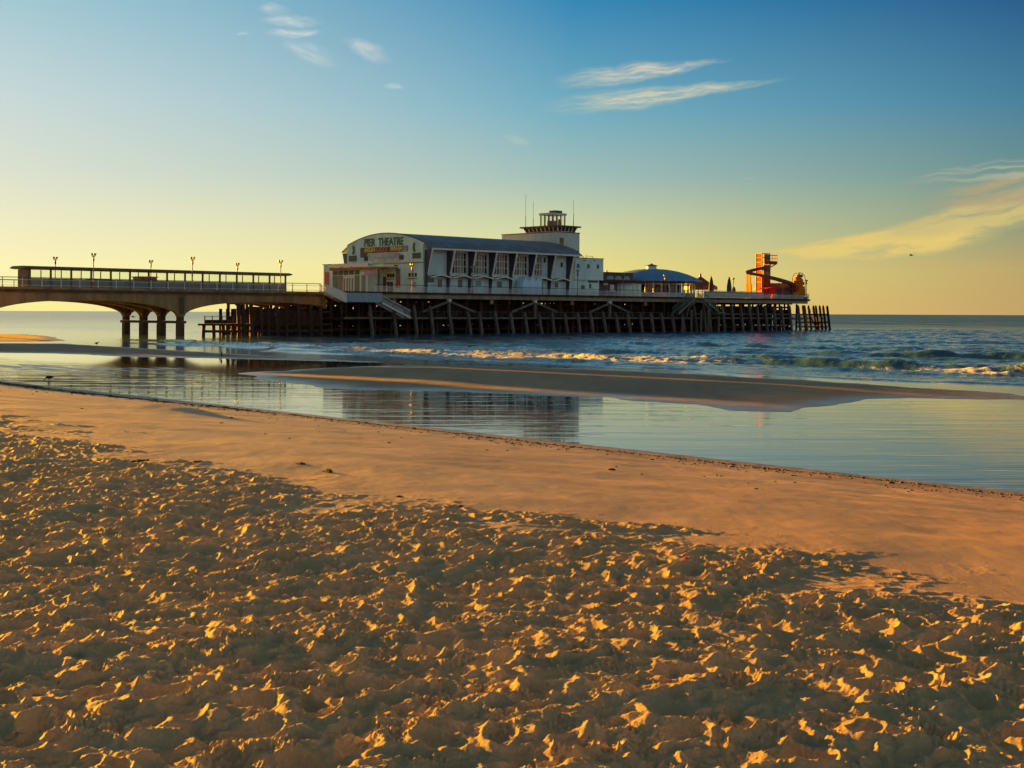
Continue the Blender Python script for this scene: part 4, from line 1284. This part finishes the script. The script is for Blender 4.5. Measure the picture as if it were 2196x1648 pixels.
for a in (30.6, 32.9, 35.2):
    th = np.linspace(0, math.pi, 11)
    w = obj('window', MB(O).prism([(a + 1.02 * math.cos(x), 9.8 + .72 * math.sin(x)) for x in th], 'y', 4.93, 4.997), M['poster_blue'], t)
obj('door', MB(O).box(28.0, 29.8, 4.52, 4.597, DZ, 8.6), M['brown'], t)
obj('sign', MB(O).box(28.2, 29.4, 4.48, 4.597, 8.72, 9.12), M['trim'], t)
obj('poster', MB(O).box(30.1, 31.2, 4.53, 4.597, 7.6, 8.8), M['trim'], t)
for i, (a0, a1) in enumerate(((32.0, 32.9), (33.1, 34.2), (34.4, 36.6), (36.8, 37.9), (38.0, 39.0))):
    obj('shutter', MB(O).box(a0, a1, 4.50, 4.597, DZ, 9.15), M['hut' if i == 0 else 'cream'] if i else M['lilac'], t)
obj('post', MB(O).box(35.4, 35.55, 3.5, 3.65, DZ, 9.2), M['trim'], t)
for a, h in ((30.6, .32), (32.0, .42), (34.1, .55)):
    obj('vent', MB(O).bar((a, 9, 11.15), (a, 9, 11.15 + h), .16, 8), M['iron'], t)

# ------------------------------------------------------------------ domed pavilion
t = thing('domed_pavilion', 'round pavilion with shallow blue dome, cupola and pale columns', 'pavilion', (50.2, 11.3, DZ))
ca, cb = 50.2, 11.3
O = (ca, cb, DZ)
DR = 10.2
obj('roof', MB(O).lathe([(DR, 9.78), (DR, 9.92), (9.0, 10.55), (7.4, 11.22), (5.4, 11.83), (3.2, 12.22), (1.3, 12.36), (0.02, 12.40)], (ca, cb), 48), M['dome'], t, True)
obj('eave', MB(O).lathe([(DR + .05, 9.62), (DR + .05, 9.775), (8.2, 9.775), (8.2, 9.62), (DR + .05, 9.62)], (ca, cb), 48), M['navy'], t)
cu = obj('cupola', MB(O).lathe([(1.05, 12.25), (1.05, 12.98)], (ca, cb), 12), M['hut'], t)
obj('cupola_roof', MB(O).lathe([(1.05, 12.95), (1.45, 12.99), (.7, 13.2), (.25, 13.32), (.2, 13.46), (.01, 13.5)], (ca, cb), 12), M['roof_edge'], cu)
obj('core', MB(O).lathe([(6.0, DZ), (6.0, 9.62)], (ca, cb), 24), M['window'], t)
for i in range(34):
    th = 2 * math.pi * i / 34
    if math.sin(th) > .45: continue
    x_, y_ = ca + 8.6 * math.cos(th), cb + 8.6 * math.sin(th)
    obj('column', MB(O).bar((x_, y_, DZ), (x_, y_, 9.62), .12, 8), M['trim'], t)
obj('plinth', MB(O).lathe([(8.75, DZ), (8.75, 7.5), (8.5, 7.5)], (ca, cb), 40), M['poster_blue'], t)
obj('transom', MB(O).lathe([(8.68, 9.1), (8.68, 9.22), (8.5, 9.22), (8.5, 9.1)], (ca, cb), 40), M['trim'], t)
mm = MB(O)
for dth in (-2.25, -1.85, -1.35):
    for w in range(3):
        th = dth + .05 * w
        mm.box(ca + 6.2 * math.cos(th) - .2, ca + 6.2 * math.cos(th) + .2, cb + 6.2 * math.sin(th) - .05, cb + 6.2 * math.sin(th) + .05, 7.6, 9.1)
obj('window', mm, M['window_pale'], t)

# ------------------------------------------------------------------ red roofed gazebo
t = thing('red_gazebo', 'open gazebo with a dark red peaked roof behind the domed pavilion', 'gazebo', (69.0, 13.5, DZ))
ca, cb = 69.0, 13.5
O = (ca, cb, DZ)
obj('roof', MB(O).lathe([(3.6, 9.0), (3.6, 9.2), (1.9, 10.1), (.5, 11.1), (.25, 11.25), (.22, 11.75), (.05, 12.0)], (ca, cb), 8), M['darkred'], t)
obj('scallop', MB(O).lathe([(3.65, 8.55), (3.65, 9.0)], (ca, cb), 8), M['darkred'], t)
for i in range(8):
    th = 2 * math.pi * i / 8
    obj('post', MB(O).bar((ca + 3.3 * math.cos(th), cb + 3.3 * math.sin(th), DZ - .03), (ca + 3.3 * math.cos(th), cb + 3.3 * math.sin(th), 9.3), .08, 6), M['darkred'], t)

# folded parasols
par = None
for i, (a, b_, lab) in enumerate(((62.9, 6, 'folded dark green parasol beside the red gazebo'), (69.0, 6, 'folded dark green parasol standing alone left of the slide tower'))):
    if par is None:
        par = thing('folded_parasol', lab, 'parasol', (0, 0, DZ), 'folded parasols')
        oo = (0, 0, 0)
        obj('pole', MB(oo).bar((0, 0, 0), (0, 0, 4.0), .05, 6), M['iron'], par)
        obj('canopy', MB(oo).lathe([(.30, 1.0), (.42, 1.25), (.40, 2.2), (.26, 3.2), (.12, 3.75), (.04, 3.95)], n=9), M['cloth'], par)
        obj('base', MB(oo).lathe([(.4, 0), (.4, .1), (.06, .16)], n=10), M['iron'], par)
        o = par
    else:
        o = copy_tree(par)
    place(o, a, b_, DZ - .02); o['label'] = lab; o.scale = (1.25, 1.25, 1.15)
t = thing('round_sign', 'dark round sign on a short post right of the lone folded parasol', 'sign', (70.6, 6, DZ))
O = (70.6, 6, DZ)
obj('post', MB(O).bar((70.6, 6, DZ - .03), (70.6, 6, 7.6), .07, 6), M['iron'], t)
obj('disc', MB(O).ell((70.6, 6, 8.3), (.62, .14, .82), 14, 8), M['cloth'], t, True)

# ------------------------------------------------------------------ slide tower
t = thing('slide_tower', 'tall orange red slide tower with a spiral chute and caged top platform', 'slide', (83.3, 9, DZ))
O = (83.3, 9, DZ)
a0, a1, b0, b1 = 82.4, 84.6, 7.4, 9.1
mm = MB(O).box(a0, a1, b0, b0 + .08, DZ, 11.2).box(a0, a0 + .08, b0 + .083, b1, DZ, 16.3).box(a1 - .08, a1, b0 + .083, b1, DZ, 14.0)
obj('boarded_side', mm, M['slide'], t)
mm = MB(O)
for a in (a0, (a0 + a1) / 2, a1):
    mm.box(a - .09, a + .09, b0 - .1, b0 - .003, DZ, 16.35)
    mm.box(a - .07, a + .07, b1 + .003, b1 + .14, DZ, 16.35)
for z in (8.2, 10.2, 11.3, 12.7, 14.4, 15.4, 16.25):
    mm.box(a0 - .1, a1 + .1, b0 - .13, b0 - .103, z, z + .14)
    mm.box(a0 - .04, a0 - .003, b0, b1, z, z + .12)
obj('frame', mm, M['brown'], t)
obj('pale_boards', MB(O).box(a0 + .55, a1, b0 + .01, b0 + .07, 11.25, 13.9).box(a0 + .75, a1 - .05, b0 + .01, b0 + .07, 14.05, 16.2), M['slide_pale'], t)
pl = obj('platform', MB(O).box(84.5, 86.7, b0 - .1, b1, 14.1, 14.75), M['brown'], t)
mm = MB(O)
for a in (84.62, 85.3, 86.0, 86.62):
    mm.box(a - .05, a + .05, b0 - .1, b0, 14.753, 16.1)
    mm.box(a - .05, a + .05, b1 - .1, b1, 14.753, 16.1)
mm.box(84.6, 86.7, b0 - .12, b0 - .103, 15.9, 16.05).box(84.6, 86.7, b0 - .12, b0 - .103, 15.2, 15.3)
obj('cage', mm, M['iron'], pl)
obj('strut', MB(O).beam((84.5, b0 + .2, 13.2), (86.5, b0 + .2, 14.1), .15, .2), M['brown'], t)
mm = MB(O)
for b_ in (8.2, 8.8):
    mm.bar((85.6, b_, DZ), (85.6, b_, 14.1), .04, 5)
for z in np.arange(7, 14, .45):
    mm.bar((85.6, 8.2, z), (85.6, 8.8, z), .03, 5)
obj('ladder', mm, M['yellow'], t)
# chute swept along its path
ctrl = [(83.7, 7.0, 13.6), (82.4, 6.6, 13.25), (80.4, 7.2, 12.9), (79.3, 8.6, 12.45), (79.2, 9.0, 12.1), (79.7, 7.4, 11.75), (81.2, 6.0, 11.3), (83.2, 5.4, 10.95), (86.0, 5.1, 10.5), (89.0, 5.0, 9.95), (91.6, 5.0, 9.25), (93.4, 5.0, 8.9)]
def catmull(P, n=6):
    out = []
    for i in range(len(P) - 1):
        p0, p1, p2, p3 = [Vector(P[max(0, min(len(P) - 1, j))]) for j in (i - 1, i, i + 1, i + 2)]
        for k_ in range(n):
            s = k_ / n
            out.append(.5 * ((2 * p1) + (p2 - p0) * s + (2 * p0 - 5 * p1 + 4 * p2 - p3) * s * s + (3 * p1 - p0 - 3 * p2 + p3) * s ** 3))
    return out + [Vector(P[-1])]
path = catmull(ctrl)
prof_ = [(-.55, .36), (-.46, -.26), (.46, -.26), (.55, .36), (.45, .36), (.37, -.12), (-.37, -.12), (-.45, .36)]
vs = []; fs = []
for i, p in enumerate(path):
    d = (path[min(i + 1, len(path) - 1)] - path[max(i - 1, 0)]); d.z = 0; d.normalize()
    s_ = Vector((-d.y, d.x, 0))
    vs += [tuple(p + s_ * x_ + Vector((0, 0, z_))) for x_, z_ in prof_]
for i in range(len(path) - 1):
    fs += [(i * 8 + j, i * 8 + (j + 1) % 8, (i + 1) * 8 + (j + 1) % 8, (i + 1) * 8 + j) for j in range(8)]
fs += [tuple(range(8)), tuple(range(len(path) * 8 - 1, len(path) * 8 - 9, -1))]
obj('chute', MB(O).add(vs, fs), M['chute'], t)
mm = MB(O)
for i in (22, 34, 46, 54):
    p = path[i]; mm.bar((p.x, p.y, DZ - .02), (p.x, p.y, p.z - .15), .05, 6)
obj('chute_leg', mm, M['iron'], t)

PV = Vector(((a0 + a1) / 2 - 83.3, (b0 + b1) / 2 - 9, 0))
RT = Matrix.Translation(PV) @ Matrix.Rotation(R(-13), 4, 'Z') @ Matrix.Translation(-PV)
for ch in t.children:
    if not ch.name.startswith('chute'):
        ch.matrix_local = RT
t = thing('ticket_board', 'bright orange tall board at the foot of the slide tower', 'sign', (81.3, 10, DZ))
O = (81.3, 10, DZ)
obj('board', MB(O).box(80.9, 81.15, 9.2, 11.0, 7.3, 9.9), M['orange'], t)
obj('upper_panel', MB(O).box(80.9, 81.1, 9.4, 10.9, 9.91, 12.0), M['slide_pale'], t)
obj('foot', MB(O).box(80.7, 81.3, 9.1, 11.1, DZ - .02, 7.29), M['darkred'], t)

t = thing('red_hut', 'red ticket hut with low pitched roof below the slide chute', 'hut', (87, 7.5, DZ))
O = (87, 7.5, DZ)
obj('body', MB(O).box(83.4, 91.4, 5.9, 9.3, DZ - .02, 9.0), M['purple'], t)
obj('front', MB(O).box(83.2, 83.397, 5.9, 9.3, DZ, 8.95), M['red'], t)
obj('roof', MB(O).prism([(5.5, 8.9), (9.7, 8.9), (7.6, 10.1)], 'x', 83.0, 91.7).box(83.0, 91.7, 5.45, 9.75, 8.78, 8.897), M['darkred'], t)
t = thing('red_booth', 'bright red lit booth wall in front of the slide tower', 'booth', (82.1, 5.5, DZ))
O = (82.1, 5.5, DZ)
obj('panel', MB(O).box(82.6, 82.8, 4.2, 7.4, DZ - .02, 8.74), M['red'], t)
obj('awning', MB(O).prism([(80.6, 8.75), (80.6, 8.85), (84.0, 9.35), (84.0, 8.75)], 'y', 4.8, 7.6), M['red'], t)
obj('counter', MB(O).box(80.9, 82.59, 5.0, 7.1, DZ - .02, 7.4), M['darkred'], t)
t = thing('sand_bags', 'small orange and yellow bundles on the deck before the red booth', 'bundle', (80.2, 3.2, DZ))
O = (80.2, 3.2, DZ)
mm = MB(O).ell((80.0, 3.2, 7.0), (.6, .5, .42), 10, 6).ell((80.9, 3.3, 6.95), (.5, .5, .4), 10, 6).ell((80.4, 3.4, 7.4), (.5, .4, .3), 10, 6)
obj('bundle', mm, M['orange'], t, True)

# ------------------------------------------------------------------ small fairground ride
t = thing('fairground_ride', 'small orange and yellow fairground ride with a tall hoop frame', 'ride', (88.4, 1.9, DZ))
ca, cb = 88.4, 1.9
O = (ca, cb, DZ)
obj('base', MB(O).lathe([(1.9, DZ - .02), (1.9, 7.1), (.02, 7.1)], (ca, cb), 16), M['roof_edge'], t)
mm = MB(O)
for s_ in (-1, 1):
    pts = [Vector((ca + 1.75 * math.cos(x), cb + s_ * .5, 10.55 + 1.75 * math.sin(x))) for x in np.linspace(0, math.pi, 13)]
    pts = [Vector((ca + 1.75, cb + s_ * .5, 7.1))] + pts + [Vector((ca - 1.75, cb + s_ * .5, 7.1))]
    for p, q in zip(pts[:-1], pts[1:]):
        mm.bar(p, q, .07, 6)
obj('hoop', mm, M['orange'], t)
obj('drum', MB(O).lathe([(1.2, 7.1), (1.35, 7.6), (1.35, 8.9), (.9, 9.3), (.9, 10.9), (.5, 11.3), (.02, 11.35)], (ca, cb), 10), M['orange'], t)
obj('centre_pole', MB(O).bar((ca, cb, 7.1), (ca, cb, 12.2), .16, 8), M['brown'], t)
for x_, z_, mk in ((-1.05, 7.9, 'yellow'), (.3, 8.0, 'orange'), (1.1, 8.2, 'yellow'), (-1.1, 9.2, 'red'), (.9, 9.3, 'orange'), (-1.0, 10.5, 'orange'), (.8, 10.2, 'navy'), (-.5, 11.3, 'orange'), (.2, 11.8, 'darkred')):
    c_ = obj('cabin', MB(O).lathe([(.1, z_ - .5), (.72, z_ - .38), (.8, z_ + .16)], (ca + x_, cb), 8), M[mk], t)
    obj('canopy', MB(O).lathe([(.82, z_ + .42), (.4, z_ + .56), (.03, z_ + .64)], (ca + x_, cb), 8), M['yellow' if mk != 'yellow' else 'red'], c_)
    obj('hanger', MB(O).bar((ca + x_, cb, z_ - .1), (ca + x_, cb, z_ + .5), .05, 5), M['iron'], c_)

def shift(name, da, db):
    for o in bpy.data.objects:
        if o.parent is None and o.name.startswith(name):
            x, y = DV[0] * da - DV[1] * db, DV[1] * da + DV[0] * db
            o.location.x += x; o.location.y += y
for nm in ('ticket_board', 'red_booth', 'red_hut'):
    bpy.data.objects[nm].rotation_euler.z += R(-16)
for nm in ('slide_tower', 'ticket_board', 'red_hut', 'red_booth', 'sand_bags'):
    shift(nm, -2.75, -2.4)

# ================================================================== BEACH DETAILS
def ground(x, y):
    z, _ = sand_height(np.array([x], float), np.array([y], float))
    return float(z[0])

def bird(name, label, cat, x, y, z, L, rz, mk, pose):
    t = bpy.data.objects.new(name, None); COL.objects.link(t)
    t.location = (x, y, z); t.rotation_euler = (0, 0, rz)
    tag(t, label, cat)
    mb = MB()
    if pose == 'fly':
        mb.ell((0, 0, 0), (L * .5, L * .13, L * .12), 10, 8)
        mb.ell((L * .52, 0, L * .03), (L * .13, L * .09, L * .09), 8, 6)
        b = obj('body', mb, M[mk], t, True)
        for s in (-1, 1):
            w = MB()
            pts = [(0, .05, .05, .34), (-.02, .5, .32, .28), (-.12, 1.15, .20, .10), (-.2, 1.35, .15, .03)]
            vs = []
            for x_, y_, z_, c_ in pts:
                vs += [(L * (x_ + c_ / 2), s * L * y_, L * z_), (L * (x_ - c_ / 2), s * L * y_, L * z_), (L * (x_ - c_ / 2), s * L * y_, L * (z_ + .03)), (L * (x_ + c_ / 2), s * L * y_, L * (z_ + .03))]
            fs = [(i * 4 + j, i * 4 + (j + 1) % 4, i * 4 + 4 + (j + 1) % 4, i * 4 + 4 + j) for i in range(3) for j in range(4)] + [(0, 1, 2, 3), (15, 14, 13, 12)]
            obj('wing', w.add(vs, fs), M[mk], t)
        return t
    head = (L * .55, 0, L * .28) if pose == 'stand' else (L * .62, 0, -L * .28)
    rot = Matrix.Rotation(R(-22 if pose == 'stand' else 14), 3, 'Y')
    vs_body = MB()
    # one continuous body: rings from tail through chest and neck to head
    spine = [(-.75, 0, .02, .03), (-.55, 0, .03, .07), (-.3, 0, .02, .17), (0, 0, 0, .23), (.25, 0, .02, .20)]
    if pose == 'stand':
        spine += [(.40, 0, .12, .12), (.48, 0, .24, .09), (.55, 0, .30, .10), (.63, 0, .30, .07), (.68, 0, .29, .02)]
    else:
        spine += [(.42, 0, -.02, .13), (.52, 0, -.14, .09), (.60, 0, -.27, .10), (.66, 0, -.34, .08), (.70, 0, -.40, .02)]
    n_ = 10
    for x_, y_, z_, r_ in spine:
        for i in range(n_):
            a = 2 * math.pi * i / n_
            vs_body.v.append((L * x_ - (L * r_ * math.sin(a) * .35 if abs(x_) > .4 and x_ > 0 else 0), L * r_ * .8 * math.cos(a), L * (z_ + r_ * math.sin(a))))
    for k_ in range(len(spine) - 1):
        vs_body.f += [(k_ * n_ + i, k_ * n_ + (i + 1) % n_, (k_ + 1) * n_ + (i + 1) % n_, (k_ + 1) * n_ + i) for i in range(n_)]
    vs_body.f += [tuple(range(n_)), tuple(range(len(vs_body.v) - 1, len(vs_body.v) - 1 - n_, -1))]
    obj('body', vs_body, M[mk], t, True)
    hx, hz = spine[-1][0], spine[-1][2]
    obj('beak', MB().bar((L * hx, 0, L * hz), (L * (hx + .16), 0, L * (hz - (.03 if pose == 'stand' else .12))), L * .035, 6, L * .008), M['iron'], t)
    for s in (-1, 1):
        obj('leg', MB().bar((L * .05, s * L * .09, -L * .18), (L * .0, s * L * .1, -L * .62), L * .025, 5).bar((0, s * L * .1, -L * .62), (L * .13, s * L * .12, -L * .63), L * .02, 5), M['iron'], t)
    return t

PX = lambda px, py, z: None
bird('crow', 'dark crow stooping to feed at the rim of the tide pool', 'bird', -22.3, 65.2, .26, .40, R(168), 'bird', 'feed')
bird('seagull', 'dark gull flying below the small arches of the approach', 'bird', -51, 182, 2.7, .55, R(40), 'gull', 'fly')
bird('wading_bird', 'small bird standing on the wet sand left of the column reflections', 'bird', -41.6, 135.5, .24, .42, R(60), 'bird', 'stand')
bird('wading_bird', 'small bird standing in the wash right of the column reflections', 'bird', -21.8, 101.5, .28, .42, R(100), 'bird', 'stand')
bird('seagull', 'tiny gull flying in the open sky right of the slide tower', 'bird', 59, 200, 12.2, .55, R(-30), 'gull', 'fly')

# clumps of weed on the smooth sand
def weed(x, y, L, h, label, seed):
    r = random.Random(seed)
    mb = MB()
    for i in range(46):
        a = r.uniform(0, 6.28); d = abs(r.gauss(0, .42))
        p = Vector((math.cos(a) * d * L, math.sin(a) * d * L * .6, r.uniform(-.02, .3) * h))
        q = p + Vector((r.uniform(-.5, .5) * L * .5, r.uniform(-.5, .5) * L * .4, r.uniform(.0, .8) * h * max(.1, 1 - d)))
        mb.bar(p, q, L * r.uniform(.02, .055), 4, L * .008)
    for i in range(6):
        mb.ell((r.uniform(-.35, .35) * L, r.uniform(-.2, .2) * L, h * .15), (L * r.uniform(.12, .25), L * .14, h * r.uniform(.3, .55)), 7, 5)
    o = obj('seaweed_clump', mb, M['weed'])
    o.location = (x, y, ground(x, y)); o.rotation_euler = (0, 0, r.uniform(0, 6))
    tag(o, label, 'seaweed', 'weed clumps on the smooth sand')
WEEDS = [((705, 1015), .20, .09, 'compact dark weed mound on the smooth sand, largest of the clumps'),
         ((645, 999), .22, .05, 'spread dark weed clump just beyond the largest mound'),
         ((857, 1067), .12, .04, 'small dark weed clump on smooth sand right of the largest mound'),
         ((988, 1088), .12, .045, 'small weed clump at the edge of the trampled sand below the pool'),
         ((300, 993), .35, .03, 'long thin weed strand beside the trampled sand at the left'),
         ((420, 995), .26, .03, 'thin weed strand between the left strand and the spread clump')]
def from_px(x, y):
    dx, dy = x - 1098, -(y - 671.6)
    tt = (dx - dy * .0042) / 2900; vv = (dx * .0042 + dy) / 2900
    lo, hi = 3.0, 120.0
    d = 3.0
    while d < 120 and EYE + vv * d > ground(tt * d, d):
        d *= 1.01
    return tt * d, d
for i, (p, L, h, lab) in enumerate(WEEDS):
    x, y = from_px(*p)
    weed(x, y, L * .5, h * .6, lab, i)

# wrack line: countless dark crumbs along the last high wash
mb = MB(); r = random.Random(5)
for i in range(5200):
    v = r.uniform(8, 75)
    u = 22.9 + .35 * math.sin(v * .22) + .5 * math.sin(v * .071 + 1) + (r.gauss(0, .16) if r.random() < .70 else -abs(r.gauss(0, 1.3)))
    if r.random() < .04: u -= r.uniform(0, 11)
    x, y = xy_of(u, v)
    s = r.uniform(.007, .024) * (1 + (v > 40) * .5)
    if r.random() < .05: s *= 1.9
    mb.ell((x, y, ground(x, y) + s * .2), (s * r.uniform(1, 2.2), s * r.uniform(.8, 1.6), s * r.uniform(.35, .7)), 5, 3)
o = obj('wrack_debris', mb, M['weed'])
tag(o, 'scatter of tiny dark weed crumbs along the tide line', 'debris', kind='stuff')

# a scrap of red litter half buried in the trampled sand
x, y = from_px(1472, 1203)
mb = MB().ell((0, 0, .012), (.015, .010, .009), 9, 6).beam((-.024, 0, .011), (-.012, .002, .009), .014, .004)
o = obj('litter', mb, M['red'], smooth=True)
o.location = (x, y, ground(x, y)); tag(o, 'tiny red scrap of litter lying in the trampled sand', 'litter')
